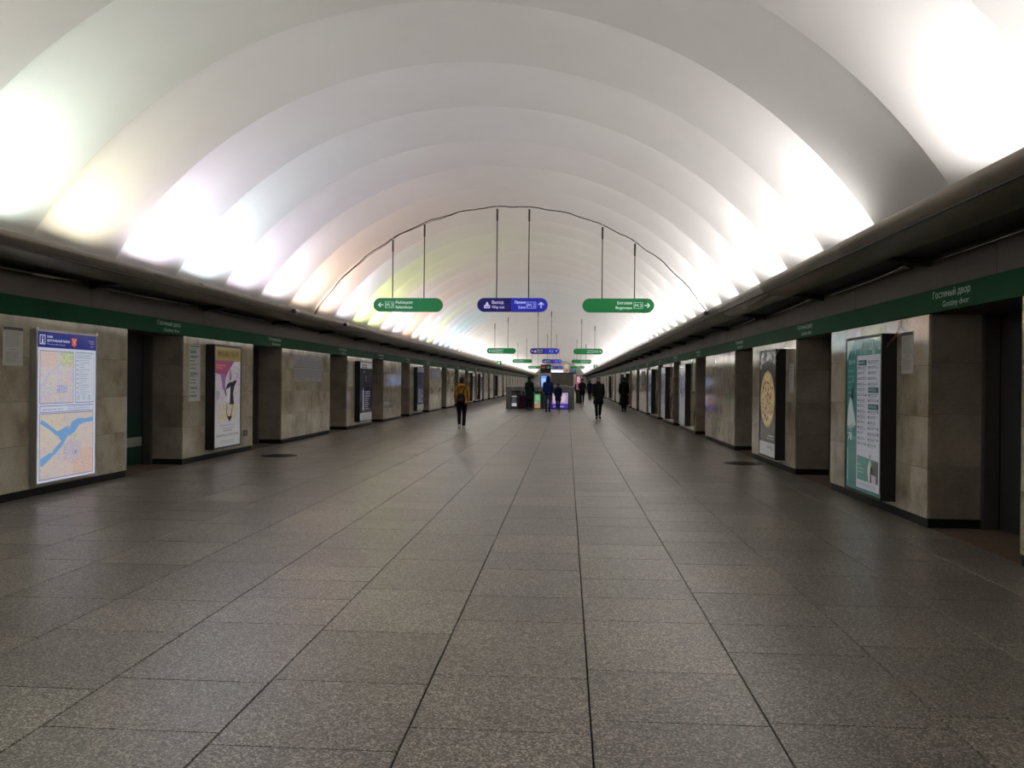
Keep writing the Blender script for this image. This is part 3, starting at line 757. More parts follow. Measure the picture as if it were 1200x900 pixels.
tag_l = wall_thing
ad_box('L', 9.98, 11.33, .14, 2.15, map_poster, M['print_lit'], 'tall lit panel with two city maps under a navy header on left wall', depth=.085, frame=M['alu'], cat='map panel', fw=.028)
ad_box('L', 15.06, 16.34, .19, 2.19, pantomime_poster, M['print_dim'], 'black advertising lightbox with pink and white theatre poster under a gold strip')
ad_box('L', 25.97, 27.62, .20, 2.16, dark_poster(3), M['print_dim'], 'black lightbox with dark poster on left wall, second pylon beyond the theatre poster')
ad_box('L', 36.1, 37.75, .20, 2.16, dark_poster(9, '8f95a8', '2c3450', '5b6890'), M['print_dim'], 'black lightbox with bluish dark poster on left wall, two pylons before the yellow-jacketed person')
R1 = ad_box('R', 9.90, 11.15, .16, 2.14, repertoire_poster, M['print_dim'], 'black advertising lightbox with teal repertoire poster of listed dates, nearest on right wall')
ad_box('R', 14.80, 16.03, .18, 2.16, pizza_poster, M['print_dim'], 'black advertising lightbox with a round pizza on its dark poster')
ad_box('R', 25.95, 27.4, .20, 2.16, dark_poster(5, 'd2d6dc', 'b5b9c4', '8f97b4'), M['print_dim'], 'black lightbox with pale poster on right wall, just past the large plain polished pylon')
ad_box('R', 31.2, 32.6, .20, 2.16, dark_poster(6, 'd2d6dc', 'a9adb6', '8f97a4'), M['print_dim'], 'black lightbox with pale poster on right wall, fourth of its row from the camera')
ad_box('R', 36.3, 37.7, .20, 2.16, dark_poster(7, 'd2d6dc', '9aa0b4', '6f7794'), M['print_dim'], 'black lightbox on right wall, last one before the person in the long coat')
for side, ys in (('L', (57.4, 62.6, 78.5)), ('R', (52.2, 57.4, 73.0))):
    for wd_, q in zip(('nearest', 'middle', 'farthest'), ys):
        ad_box(side, q, q + 1.5, .20, 2.16, dark_poster(int(q)), M['print_dim'], wd_ + ' of the three tiny distant black lightboxes on the %s wall beyond the stair enclosure' % ('left' if side == 'L' else 'right'), group='distant lightboxes on the %s wall' % ('left' if side == 'L' else 'right'))
# loose wires over the near right lightbox
for nm, pts, lb, m in (('loose_wire', [(-.62 + .0, 0, 0)], '', None),):
    wpts = [(-.02, -.006, 2.285 - .14), (.0, -.02, 2.20 - .14), (-.03, -.05, 2.10 - .14), (-.05, -.10, 2.03 - .14), (-.03, -.14, 1.97 - .14)]
    T = wall_thing('loose_wire', 'R', 9.80, 0.14, 'thin orange-brown loose wire hanging over the teal poster lightbox', 'wire')
    obj('wire_strand', MB().tube([(u - .01, v, z) for u, v, z in wpts], .004, 6), M['orange_wire'], T, smooth=True)
    obj('wire_strand', MB().tube([(.05 + u * .5, v, z + .01) for u, v, z in wpts[:4]], .004, 6), M['orange_wire'], T, smooth=True)
T = wall_thing('loose_wire', 'R', 14.76, .18, 'thin pale loose wire hanging over the pizza poster lightbox', 'wire')
obj('wire_strand', MB().tube([(0, -.004, 2.10), (.02, -.04, 2.02), (-.01, -.14, 1.96), (-.02, -.185, 1.86)], .004, 6), M['white'], T, smooth=True)

sheet('paper_notice', 'L', 9.66, 1.67, .36, .48, notice(1, .36, .48), 'grey paper notice with black heading left of the lit map panel', 'notice', M['print'])
sheet('paper_notice', 'R', 9.60, 1.66, .31, .48, notice(4, .31, .48, '3a3a36'), 'grey paper notice with dark heading beside the teal poster lightbox', 'notice', M['print'])
sheet('route_list', 'L', 14.60, 1.12, .44, 1.04, route_list(1, .44, 1.04), 'tall pale station list sheet left of the pink theatre poster', 'sign', M['print'])
sheet('route_list', 'R', 14.42, 1.39, .24, .50, route_list(3, .24, .50, '3d4f8a', '42548c', 'a2a49e'), 'small station list with blue print beside the pizza lightbox', 'sign', M['print'])
sheet('route_list', 'L', 25.45, 1.35, .50, .80, route_list(5, .50, .80, '555a5e', '6a6e70', '9a9b92'), 'grey station list left of the dark poster lightbox on third pylon of the left wall', 'sign', M['print'])
sheet('route_list', 'R', 25.35, 1.30, .45, .82, route_list(6, .45, .82, '555a5e', '6a6e70', '8e8f88'), 'grey station list at near edge of pylon with first pale poster on right wall', 'sign', M['print'])
# line diagrams engraved or glued on the stone: dark letters lying right on the slabs
def diagram(w, h, ink, seed, plate=None, n=26, arrows=True, pinfill=None):
    p = Print(); R = random.Random(seed)
    if plate: p.rect(0, 0, w, h, plate, 0)
    p.rect(w * .04, h * .53, w * .96, h * .555, ink, 1)
    if arrows: p.poly([(0, h * .55), (w * .05, h * .60), (w * .05, h * .49)], ink, 1); p.poly([(w, h * .54), (w * .95, h * .60), (w * .95, h * .48)], ink, 1)
    for i in range(n):
        u = w * (.06 + .88 * i / (n - 1)); d = w * .016
        p.disc(u, h * .5425, w * .009, ink, 2, 8)
        for k in range(R.randint(3, 5)):            # slanted station names, letter clusters
            a = h * (.60 + .085 * k); p.poly([(u + (a - h * .6) * .25, a), (u + (a - h * .6) * .25 + d, a), (u + (a - h * .6) * .25 + d * 1.5, a + h * .06), (u + (a - h * .6) * .25 + d * .5, a + h * .06)], ink, 1)
        for k in range(R.randint(3, 5)):
            a = h * (.46 - .085 * k); p.poly([(u - (h * .46 - a) * .25, a), (u - (h * .46 - a) * .25 + d, a), (u - (h * .46 - a) * .25 + d * .6, a - h * .06), (u - (h * .46 - a) * .25 - d * .4, a - h * .06)], ink, 1)
    return p
D1 = wall_thing('line_diagram', 'L', 21.21, 1.50, 'slate-grey metro line diagram on the stone of the first wide left pylon', 'sign')
link('lettering', diagram(2.22, .66, '33344c', 2, '7c7c80').mesh('lettering', M['print']), D1, (-1.11, -.003, 0))
D2 = wall_thing('line_diagram', 'R', 20.9, 1.43, 'faint line diagram engraved on the first wide right pylon', 'sign')
link('lettering', diagram(2.1, .5, '4e4a44', 3, None, 22).mesh('lettering', M['print']), D2, (-1.05, -.003, 0))
D3 = wall_thing('map_plate', 'L', 42.2, 1.62, 'dark blue route map plate high on the farther wide left pylon', 'sign', off=.004)
obj('plate', MB().box(-1.5, 1.5, -.02, 0, 0, .56), M['alu_dark'], D3); link('print', diagram(2.94, .52, '8f97b8', 6, '1a2140').mesh('print', M['print']), D3, (-1.47, -.0215, .02))
D4 = wall_thing('map_plate', 'R', 42.0, 1.42, 'dark map plate high on the farther wide right pylon', 'sign', off=.004)
obj('plate', MB().box(-.95, .95, -.02, 0, 0, .72), M['alu_dark'], D4); link('print', diagram(1.86, .68, '6f7794', 7, '20222e').mesh('print', M['print']), D4, (-.93, -.0215, .02))
for side, yc, z, w, h, lb in (('L', 17.0, .33, .22, .13, 'small black sticker low on the stone right of the theatre poster'), ('L', 31.4, .50, .34, .32, 'small black slot plate low on a plain left pylon'), ('R', 21.15, .30, .20, .14, 'small dark emblem low on the first wide right pylon')):
    T = wall_thing('wall_plate', side, yc, z, lb, 'plate'); obj('plate', MB().box(-w / 2, w / 2, -.006, 0, 0, h), M['black'] if side == 'L' else M['iron'], T)
    mk = Print(); mk.ring(w * .1, h * .12, w * .9, h * .88, .008, '6a6a66', 0); mk.rect(w * .25, h * .4, w * .75, h * .55, '7a7a74', 0); link('mark', mk.mesh('mark', M['print']), T, (-w / 2, -.0075, 0))

# ---- hanging signs ----------------------------------------------------------
def capsule(w, h, n=14):
    r = h / 2; return [(w / 2 - r + r * cos(a), r + r * sin(a)) for a in [(-pi / 2 + pi * i / n) for i in range(n + 1)]] + [(-w / 2 + r + r * cos(a), r + r * sin(a)) for a in [(pi / 2 + pi * i / n) for i in range(n + 1)]]
def arrow(p, u, v, s, ang, col, lay):
    def rt(x, y): return (u + x * cos(ang) - y * sin(ang), v + x * sin(ang) + y * cos(ang))
    t = s * .16
    p.line([rt(-s * .5, 0), rt(s * .42, 0)], t, col, lay); p.line([rt(s * .02, s * .42), rt(s * .46, -.06 * s)], t, col, lay); p.line([rt(s * .02, -s * .42), rt(s * .46, .06 * s)], t, col, lay)
def metro_box(p, u, v, h, num, col, bg, lay):
    w = h * 1.45; p.ring(u, v, u + w, v + h, h * .07, col, lay)
    m = [(u + h * .14 + x * h * .62, v + h * .2 + y * h * .55) for x, y in ((0, 0), (.22, 1), (.5, .3), (.78, 1), (1, 0))]
    p.line(m, h * .10, col, lay); p.text(num, u + h * .95, v + h * .2, h * .6, col, lay, width=h * .36, bold=True)
def house(p, u, v, s, col, bg, lay):
    p.poly([(u, v), (u + s, v), (u + s, v + s * .45), (u + s * .72, v + s * .62), (u + s * .62, v + s), (u + s * .38, v + s), (u + s * .28, v + s * .62), (u, v + s * .45)], col, lay)
    p.poly([(u + s * .2, v + s * .18), (u + s * .8, v + s * .18), (u + s * .8, v + s * .34), (u + s * .6, v + s * .26), (u + s * .4, v + s * .26), (u + s * .2, v + s * .34)], bg, lay + 1)
SW, SH = 1.76, .345
GRN, NAV, BLU = '057c46', '0d0868', '1020bc'
def face(kind):
    p = Print(); cap = [(u + SW / 2, v) for u, v in capsule(SW - .012, SH - .012)]; cap = [(u, v + .006) for u, v in cap]
    if kind == 'left':
        p.poly(cap, GRN, 0); arrow(p, .19, SH / 2, .135, pi, 'e4fff2', 1); metro_box(p, .30, .095, .155, '3', 'bfe8d4', GRN, 1)
        p.text('Рыбацкое', .57, .20, .075, 'e4fff2', 1, width=.43, bold=True); p.text('Rybatskoye', .57, .085, .07, 'e4fff2', 1, width=.43, bold=True)
    elif kind == 'right':
        p.poly(cap, '06903a' if False else '047c3c', 0); arrow(p, SW - .17, SH / 2, .135, 0, 'e4fff2', 1); metro_box(p, SW - .50, .095, .155, '3', 'bfe8d4', GRN, 1)
        p.text('Беговая', SW - .54, .20, .075, 'e4fff2', 1, width=.36, align='r', bold=True)
        p.text('Begovaya', SW - .54, .085, .07, 'e4fff2', 1, width=.40, align='r', bold=True)
    else:
        mid = SW * .49
        def clip(lo, hi):
            return [(min(max(u, lo), hi), v) for u, v in cap]
        def dedup(q):
            o = []
            for a in q:
                if not o or abs(a[0] - o[-1][0]) + abs(a[1] - o[-1][1]) > 1e-5: o.append(a)
            return o
        p.poly(dedup(clip(0, mid)), NAV, 0); p.poly(dedup(clip(mid, SW)), BLU, 0); p.rect(mid - .003, .01, mid + .003, SH - .01, '5a62e0', 2)
        if kind == 'centre':
            house(p, .17, .085, .155, 'd6d2ff', NAV, 1); p.text('Выход', .37, .20, .078, 'e2ddff', 1, width=.29, bold=True); p.text('Way out', .37, .085, .07, 'e2ddff', 1, width=.31, bold=True)
            p.text('Линия', mid + .345, .20, .078, 'dfe8ff', 1, width=.28, align='r', bold=True); p.text('Line', mid + .345, .085, .07, 'dfe8ff', 1, width=.17, align='r', bold=True)
            metro_box(p, mid + .37, .085, .165, '2', 'b9c4ff', BLU, 1); arrow(p, SW - .165, SH / 2, .15, pi / 2, 'e6f0ff', 1)
        else:
            arrow(p, .14, SH / 2, .12, pi, 'e2ddff', 1); house(p, .24, .085, .15, 'd6d2ff', NAV, 1); p.text('Выход', .43, .20, .075, 'e2ddff', 1, width=.33, bold=True); p.text('Way out', .43, .085, .07, 'e2ddff', 1, width=.33, bold=True)
            metro_box(p, mid + .30, .085, .165, '2', 'b9c4ff', BLU, 1); arrow(p, SW - .165, SH / 2, .15, pi / 2, 'e6f0ff', 1)
    return p.mesh('sign_face', M['sign'])
body_me = MB().prism(capsule(SW, SH), -.04, .04).mesh('sign_body', M['dark'])
for m_ in (body_me,): m_.materials[0] = M['alu_dark']
faces = {k: face(k) for k in ('left', 'right', 'centre', 'exit')}
def hanging_sign(kind, x, Y, z, label):
    T = tag(empty('hanging_sign', (x, Y, z)), label, 'sign', 'hanging signs across the hall')
    link('sign_body', body_me, T); link('sign_face', faces[kind], T, (-SW / 2, -.0415, 0))
    for dx in (-.40, .40):
        top = Z_V + sqrt(R_V ** 2 - (x + dx) ** 2) - z + .02
        st = top - .42
        obj('suspension_rod', MB().tube([(dx, 0, SH - .005), (dx, 0, st)], .013, 8), M['rod'], T, smooth=True)
        obj('rod_sleeve', MB().tube([(dx, 0, st), (dx, 0, st + .30)], .024, 8), M['rod'], T, smooth=True)
        obj('rod_hook', MB().tube([(dx, 0, st + .30), (dx, 0, top)], .006, 6), M['white'], T)
sets = [(20.4, 'centre', ('leftmost large green hanging sign with left arrow, nearest row', 'large navy and blue hanging sign reading Way out and Line 2', 'large green hanging sign with right arrow, nearest row')),
        (49.6, 'exit', ('small green hanging sign with left arrow, second row down the hall', 'navy and blue hanging exit sign, second row down the hall', 'small green hanging sign with right arrow, second row down the hall')),
        (73.0, 'exit', ('tiny green hanging sign at left, third row down the hall', 'tiny navy hanging sign in the middle, third row down the hall', 'tiny green hanging sign at right, third row down the hall')),
        (102.0, 'exit', ('green speck of a hanging sign at left, fourth and farthest row', 'navy speck of a hanging sign in the middle, fourth and farthest row', 'green speck of a hanging sign at right, fourth and farthest row'))]
for Y, ck, lb in sets:
    z = 3.272 if Y < 30 else 3.255
    hanging_sign('left', -2.53, Y, z, lb[0]); hanging_sign(ck, .10, Y, z + .007, lb[1]); hanging_sign('right', 2.72, Y, z, lb[2])

# ---- cable round the vault --------------------------------------------------
RC = random.Random(4); pts = []
for i in range(97):
    a = radians(31) + (pi - radians(62)) * i / 96; r = R_V - .035 + .012 * sin(i * .9) + RC.uniform(-.006, .006)
    pts.append((r * cos(a), 20.47 + .008 * sin(i * .35), Z_V + r * sin(a)))
C_ = tag(empty('vault_cable', (0, 20.41, 5.9)), 'dark cable strung across the vault above the nearest hanging signs', 'cable')
obj('cable_run', MB().tube([(x, y - 20.41, z - 5.9) for x, y, z in pts], .013, 6), M['cable'], C_, smooth=True)
obj('cable_run', MB().tube([(x * .996, y - 20.395, z - 5.9 - .03 * abs(sin(i * .25))) for i, (x, y, z) in enumerate(pts[58:])], .007, 6), M['cable'], C_, smooth=True)

# ---- cameras and exit lights on the cornice ---------------------------------
for x, Y, lb in ((-4.40, 17.25, 'nearer small surveillance camera on the left cornice edge'), (-4.40, 21.3, 'farther small surveillance camera on the left cornice edge'), (4.40, 17.4, 'small surveillance camera on the right cornice edge')):
    s = 1 if x > 0 else -1
    T = tag(empty('surveillance_camera', (x - s * .045, Y, 3.0)), lb, 'camera')
    obj('camera_body', MB().tube([(0, -.10, 0), (0, .12, 0)], .055, 12), M['alu'], T); obj('lens', MB().tube([(0, -.13, 0), (0, -.095, 0)], .045, 12), M['black'], T)
    obj('mounting_arm', MB().box(min(0, s * .06), max(0, s * .06), -.03, .05, -.03, .03), M['alu_dark'], T)
for x, Y, z, lb in ((-4.28, 69.0, 2.98, 'small green exit light standing out from the left cornice'), (4.28, 82.0, 3.0, 'small green exit light standing out from the right cornice')):
    T = tag(empty('exit_light', (x, Y, z)), lb, 'sign')
    obj('light_box', MB().box(-.2, .2, -.05, .05, 0, .36), M['door'], T)
    p = Print(); p.rect(0, 0, .37, .33, '2a6a48', 0); p.disc(.19, .27, .03, 'd8ffe8', 1, 8); p.poly([(.14, .23), (.23, .23), (.22, .12), (.27, .04), (.22, .03), (.18, .11), (.12, .03), (.08, .05), (.15, .14)], 'd8ffe8', 1)
    link('sign_face', p.mesh('sign_face', M['sign']), T, (-.185, -.052, .015)); s = 1 if x > 0 else -1
    obj('mounting_arm', MB().box(min(0, s * .25), max(0, s * .25), -.02, .02, .05, .10), M['alu_dark'], T)

# ---- round floor covers -----------------------------------------------------
for x, Y, lb in ((-4.3, 16.15, 'round dark iron floor cover on the left side of the floor'), (4.87, 16.05, 'round dark iron floor cover on the right side of the floor')):
    T = tag(empty('floor_cover', (x, Y, 0)), lb, 'floor cover')
    n = 28
    obj('rim', MB().prism([(.36 * cos(2 * pi * i / n), .36 * sin(2 * pi * i / n)) for i in range(n)], -.002, .003, 'z'), M['iron'], T)
    obj('lid', MB().prism([(.31 * cos(2 * pi * i / n), .31 * sin(2 * pi * i / n)) for i in range(n)], .003, .007, 'z'), M['iron'], T)
    mb = MB()
    for i in range(-3, 4): mb.box(-.22, .22, i * .07 - .008, i * .07 + .008, .007, .009)
    obj('ribs', mb, M['iron'], T)

# ================================================================== STAIR ENCLOSURE IN THE MIDDLE OF THE HALL
M['parapet'] = mat('grey_granite_parapet', (.14, .14, .13), .35, build=b_mottle((.085, .085, .078), (.20, .20, .185), 5, .05))
M['olive'] = mat('olive_metal_post', (.13, .135, .11), .4, .2)
E_ = tag(empty('stair_enclosure', (-.08, 47.3, 0)), 'grey stone parapet with lit advert panels enclosing the stairs mid-hall', 'enclosure')
for x in (-1.97, 1.97 - .30):
    obj('corner_post', MB().box(x, x + .30, 0, .30, 0, 1.02), M['olive'], E_)
obj('front_coping', MB().cbox(-1.99, 1.99, -.02, .34, 1.02, 1.28, .02), M['parapet'], E_)
obj('front_panel', MB().box(-1.67, 1.67, .06, .28, 0, 1.02), M['dark'], E_)
for x in (-1.97, 1.97 - .28):
    obj('side_wall', MB().box(x, x + .28, .34, 9.0, 0, 1.02), M['parapet'], E_); obj('side_coping', MB().cbox(x - .02, x + .30, .34, 9.0, 1.02, 1.28, .02), M['parapet'], E_)
hr = MB(); hr.tube([(-1.6, .16, 1.36), (1.6, .16, 1.36)], .02, 8)
for x in (-1.6, -.8, 0, .8, 1.6): hr.tube([(x, .16, 1.27), (x, .16, 1.36)], .014, 6)
obj('handrail', hr, M['alu'], E_)
def epanel(x0, x1, z0, z1, fill, lb):
    p = Print(); w, h = x1 - x0, z1 - z0; fill(p, w, h)
    o = link('advert_panel', p.mesh('advert_panel', M['screen' if 'bright' in lb else 'sign']), E_, (x0, .055, z0)); o['label'] = lb
def f_grey(p, w, h): p.rect(0, 0, w, h, '2c2d33', 0); p.rect(.02, h * .72, w - .02, h * .80, 'b9bac0', 1); p.rect(.03, h * .12, w - .01, h * .32, 'd9d9e2', 1); p.rect(.05, h * .36, w - .05, h * .62, '55565f', 1)
def f_small(p, w, h): p.rect(0, 0, w, h, '23242a', 0); p.rect(.01, h * .70, w * .8, h * .82, 'a8a9ac', 1); p.poly([(0, h * .34), (w * .6, h * .30), (w, h * .10), (w * .4, h * .1)], 'd8dade', 1)
def f_green(p, w, h): p.rect(0, 0, w, h, '6fbf8a', 0); p.rect(0, 0, w, h * .34, 'c59a7c', 1); p.rect(0, h * .34, w * .5, h * .45, 'e3c2a6', 1); p.rect(w * .2, h * .55, w * .8, h * .9, '8fd6a4', 1)
def f_pink(p, w, h): p.rect(0, 0, w, h, 'cbb4e8', 0); p.rect(0, 0, w, h * .30, '4a35b4', 1); p.rect(w * .2, h * .08, w * .6, h * .16, 'b9a8f0', 2); p.disc(w * .5, h * .66, w * .28, 'f3dcec', 2, 14, h * .26); p.poly([(w * .1, h * .3), (w * .35, h * .3), (w * .2, h * .9), (w * .05, h)], 'e7a8d0', 2)
epanel(-1.66, -1.34, .04, .92, f_grey, 'grey poster panel with white blocks'); epanel(-1.02, -.72, .06, .92, f_small, 'dark panel with white shapes'); epanel(-.32, .02, .05, .86, f_green, 'pale green lit panel, peach below')
epanel(.34, .66, .05, .90, f_pink, 'pink and violet lit panel'); epanel(.72, 1.00, .05, .90, f_pink, 'narrow pink lit panel'); epanel(1.04, 1.62, .05, .96, f_pink, 'white, pink and purple lit panel at right')

# information pillar with a bright screen, clock display above it
P_ = tag(empty('information_pillar', (-.04, 57.0, 0)), 'grey pillar with a tall bright blue screen behind the stair enclosure', 'information pillar')
obj('pillar_body', MB().cbox(-.38, .38, 0, .5, 0, 2.19, .02), M['alu'], P_)
obj('screen_frame', MB().box(-.31, .25, -.03, 0, .86, 2.02), M['black'], P_)
p = Print(); p.rect(0, 0, .48, 1.06, '8fb8ff', 0); p.rect(.03, .92, .45, 1.02, '4f86ea', 1); p.rows(.05, .82, .43, 8, .08, .03, '6fa0f4', 1, 3, .4)
link('screen', p.mesh('screen', M['screen']), P_, (-.27, -.032, .92))
obj('foot', MB().box(-.42, .42, -.04, .54, 0, .10), M['dark'], P_)
K_ = tag(empty('clock_display', (-.02, 57.2, 2.19)), 'black box display with red and green digits on top of the grey pillar', 'clock')
obj('display_case', MB().cbox(-.36, .36, -.12, .12, .0, .60, .02), M['black'], K_)
for t_, u_, w_, c_ in (('12:47', .04, .30, 'ff5a48'), ('2:05', .44, .22, '4fe08a')):
    dm = Print().rect(u_ - .01, .30, u_ + w_ + .01, .50, '140a08', 0); dm.text(t_, u_, .34, .13, c_, 1, width=w_, bold=True)
    link('digits', dm.mesh('digits', M['sign']), K_, (-.38, -.1235, 0))

# service kiosk behind
M['kiosk'] = mat('brown_grey_kiosk_panel', (.10, .085, .07), .45, build=b_mottle((.08, .07, .058), (.125, .11, .09), 1.5, .08))
Q = tag(empty('service_kiosk', (1.09, 62.0, 0)), 'low brown-grey kiosk block closing the stair opening beyond the parapet', 'kiosk')
obj('kiosk_body', MB().box(-.86, .86, .03, 3.0, 0, 2.24), M['core'], Q)
for i in range(4):
    obj('wall_panel', MB().box(-.87 + i * .436, -.87 + i * .436 + .43, 0, .03, 1.02, 2.24), M['kiosk'], Q)
obj('counter', MB().box(-.9, .9, -.25, .03, .92, 1.0), M['parapet'], Q); obj('counter_front', MB().box(-.86, .86, -.02, .03, 0, .92), M['dark'], Q)
obj('roof', MB().box(-.92, 1.1, -.1, 3.05, 2.24, 2.29), M['dark'], Q)
o = link('light_strip', Print().rect(0, 0, .92, .20, 'f2f4ff', 0).mesh('light_strip', M['screen']), Q, (-.83, -.105, 2.30)); o['label'] = 'white lit strip'
obj('strip_housing', MB().box(-.85, .11, -.10, .1, 2.29, 2.52), M['alu'], Q)
A = tag(empty('peach_sign', (1.42, 61.95, 2.292)), 'peach coloured upright sign board on the kiosk roof', 'sign')
obj('board', MB().box(-.2, .2, 0, .06, 0, .68), M['alu'], A); link('face', Print().rect(0, 0, .38, .66, 'c9ab92', 0).rect(.05, .35, .33, .6, 'd9c3a8', 1).rect(.08, .08, .3, .25, 'b07a70', 1).mesh('face', M['sign']), A, (-.19, -.0015, .01))
A = tag(empty('navy_sign', (1.90, 61.95, 2.292)), 'small navy blue sign at right end of the kiosk roof', 'sign')
obj('board', MB().box(-.26, .26, 0, .06, 0, .24), M['alu'], A); pp = Print().rect(0, 0, .5, .22, '142a6e', 0); pp.text('Выход', .06, .07, .09, 'aab8f0', 1, width=.36, bold=True); link('face', pp.mesh('face', M['sign']), A, (-.25, -.0015, .01))
A = tag(empty('poster_stand', (2.32, 61.6, 0)), 'tall stand with a pink poster right of the kiosk', 'poster stand')
obj('stand_frame', MB().box(-.18, .18, 0, .06, .0, 2.1), M['black'], A); link('poster', Print().rect(0, 0, .3, 1.0, 'c77a98', 0).rect(.05, .55, .25, .95, 'e8c4d0', 1).rect(.05, .1, .25, .4, '8d4a6a', 1).mesh('poster', M['sign']), A, (-.15, -.0015, 1.05)); obj('foot', MB().box(-.25, .25, -.15, .2, 0, .03), M['black'], A)

# ================================================================== PEOPLE
SKIN = mat('skin', (.36, .21, .15), .55); HAIRM = mat('dark_brown_hair', (.014, .009, .007), .7, spec=.12)
def skin_body(J, scale):
    """one continuous figure grown from joints with the Skin modifier, then baked to a mesh"""
    names = list(J['p'].keys()); idx = {n: i for i, n in enumerate(names)}
    me = bpy.data.meshes.new('b'); me.from_pydata([J['p'][n][:3] for n in names], [(idx[a], idx[b]) for a, b in J['e']], [])
    o = bpy.data.objects.new('b', me); COL.objects.link(o)
    md = o.modifiers.new('s', 'SKIN'); md.use_smooth_shade = True
    for i, n in enumerate(names):
        v = me.skin_vertices[0].data[i]; r = J['p'][n][3]; v.radius = (r, r) if not isinstance(r, tuple) else r; v.use_root = (n == 'pelvis')
    sd = o.modifiers.new('u', 'SUBSURF'); sd.levels = 1; sd.render_levels = 1
    dg = bpy.context.evaluated_depsgraph_get(); out = bpy.data.meshes.new_from_object(o.evaluated_get(dg)); out.name = 'body'
    bpy.data.objects.remove(o); bpy.data.meshes.remove(me)
    out.materials.clear(); out.materials.append(SKIN)
    for p in out.polygons: p.use_smooth = True
    return out
def person(x, y, H, rz, label, stride=.25, coat='jacket', top=None, legs=None, shoes=None, hair=HAIRM, hood=None, arm=(.18, -.15), bend=.25, cap=None, hem=.80, back=None, slim=1.0, longhair=False, lean=0.0):
    """local +y is the way the person walks; heights for a 1.75 m figure, scaled"""
    T = tag(empty('person', (x, y, 0), rz), label, 'person'); k = H / 1.75; T.scale = (k, k, k)
    p, e = {}, []
    def ad(n, q, r, par=None):
        p[n] = (*q, r)
        if par: e.append((par, n))
    ly = lean
    ad('pelvis', (0, 0, .95), (.125, .10)); ad('waist', (0, .01 + ly * .3, 1.10), (.115, .09), 'pelvis'); ad('chest', (0, .01 + ly * .7, 1.30), (.135, .10), 'waist')
    ad('neck0', (0, ly, 1.45), .06, 'chest'); ad('neck', (0, .005 + ly, 1.52), .052, 'neck0'); ad('skull', (0, .015 + ly, 1.62), (.075, .088), 'neck'); ad('crown', (0, .01 + ly, 1.70), (.062, .075), 'skull')
    P3 = {}
    for s, nm in ((-1, 'l'), (1, 'r')):
        f = stride * s / 2; af = arm[0] if s < 0 else arm[1]
        hip = (s * .09, 0, .90); kn = (s * .082, f * .5 + .02 + (.03 if f < 0 else 0), .49 + (.01 if f < 0 else 0)); an = (s * .066, f - .03, .085 + (.05 if f < -.05 else 0)); to = (s * .080, f + .12, .035 if f >= -.05 else .03)
        ad(nm + 'hip', hip, .085, 'pelvis'); ad(nm + 'thigh', tuple((a + b) / 2 for a, b in zip(hip, kn)), .078, nm + 'hip'); ad(nm + 'knee', kn, .055, nm + 'thigh')
        ad(nm + 'calf', tuple(a * .6 + b * .4 for a, b in zip(kn, an)), .055, nm + 'knee'); ad(nm + 'ankle', an, .036, nm + 'calf'); ad(nm + 'toe', to, .03, nm + 'ankle')
        sh = (s * .17, ly, 1.41); el = (s * .215, ly * .8 + af * .45 - .02, 1.13); wr = (s * (.205), ly * .8 + af + bend * .2, .90 + abs(bend) * .25)
        ad(nm + 'shoulder', sh, .055, 'chest'); ad(nm + 'elbow', el, .04, nm + 'shoulder'); ad(nm + 'wrist', wr, .027, nm + 'elbow')
        d = (Vector(wr) - Vector(el)).normalized()
        palm = Vector(wr) + d * .05; ad(nm + 'palm', tuple(palm), .027, nm + 'wrist'); kn0 = Vector(wr) + d * .085
        P3[nm] = (hip, kn, an, to, sh, el, wr, d, kn0, s)
    body = skin_body({'p': p, 'e': e}, 1); link('body', body, T)
    # hands: four fingers of unequal length and a thumb leaving the side of the palm
    for nm in ('l', 'r'):
        hip, kn, an, to, sh, el, wr, d, kn0, s = P3[nm]; hm = MB()
        side = Vector((0, 1, 0)); side = (side - d * side.dot(d)).normalized(); inw = Vector((-s, 0, 0))
        hm.tube([tuple(Vector(wr) - d * .01), tuple(Vector(wr) + d * .04), tuple(kn0 + d * .005)], [.024, .032, .034], 8)
        for q, ln in ((-.027, .060), (-.009, .072), (.009, .076), (.027, .068)):
            b0 = kn0 + side * q; b1 = b0 + d * ln * .5 + inw * .006; b2 = b1 + d * ln * .42 + inw * .022
            hm.tube([tuple(b0 - d * .01), tuple(b1), tuple(b2)], [.0092, .0085, .0068], 6)
        t0 = Vector(wr) + d * .025 + side * .026; hm.tube([tuple(t0), tuple(t0 + d * .03 + side * .022 + inw * .008), tuple(t0 + d * .058 + side * .026 + inw * .018)], [.011, .010, .008], 6)
        obj('hand', hm, SKIN, T, smooth=True)
    # face
    fy = .015 + ly
    fm = MB(); fm.ball((0, fy + .088, 1.595), .012, .018, .020, 8, 5); fm.ball((-.078, fy - .005, 1.60), .010, .018, .028, 8, 5); fm.ball((.078, fy - .005, 1.60), .010, .018, .028, 8, 5)
    fo = obj('nose_and_ears', fm, SKIN, T, smooth=True)
    for sx in (-1, 1): obj('eye', MB().ball((sx * .030, fy + .078, 1.622), .011, .007, .007, 8, 5), M['black'], T, smooth=True)
    obj('mouth', MB().ball((0, fy + .083, 1.555), .022, .006, .005, 8, 4), mat_lip, T, smooth=True)
    # trousers: tapered legs joined at the seat
    tm = MB(); tm.loft([(0, 0, .82, .15, .11), (0, 0, .90, .17, .125), (0, .0, 1.0, .16, .12), (0, .01, 1.06, .14, .105)])
    for nm in ('l', 'r'):
        hip, kn, an, to, *_ = P3[nm]
        tm.tube([(hip[0], 0, .90), (hip[0], (hip[1] + kn[1]) / 2, .70), kn, tuple(a * .5 + b * .5 for a, b in zip(kn, an)), (an[0], an[1], an[2] + .035)], [.105 * slim, .092 * slim, .070 * slim, .064 * slim, .056 * slim], 12)
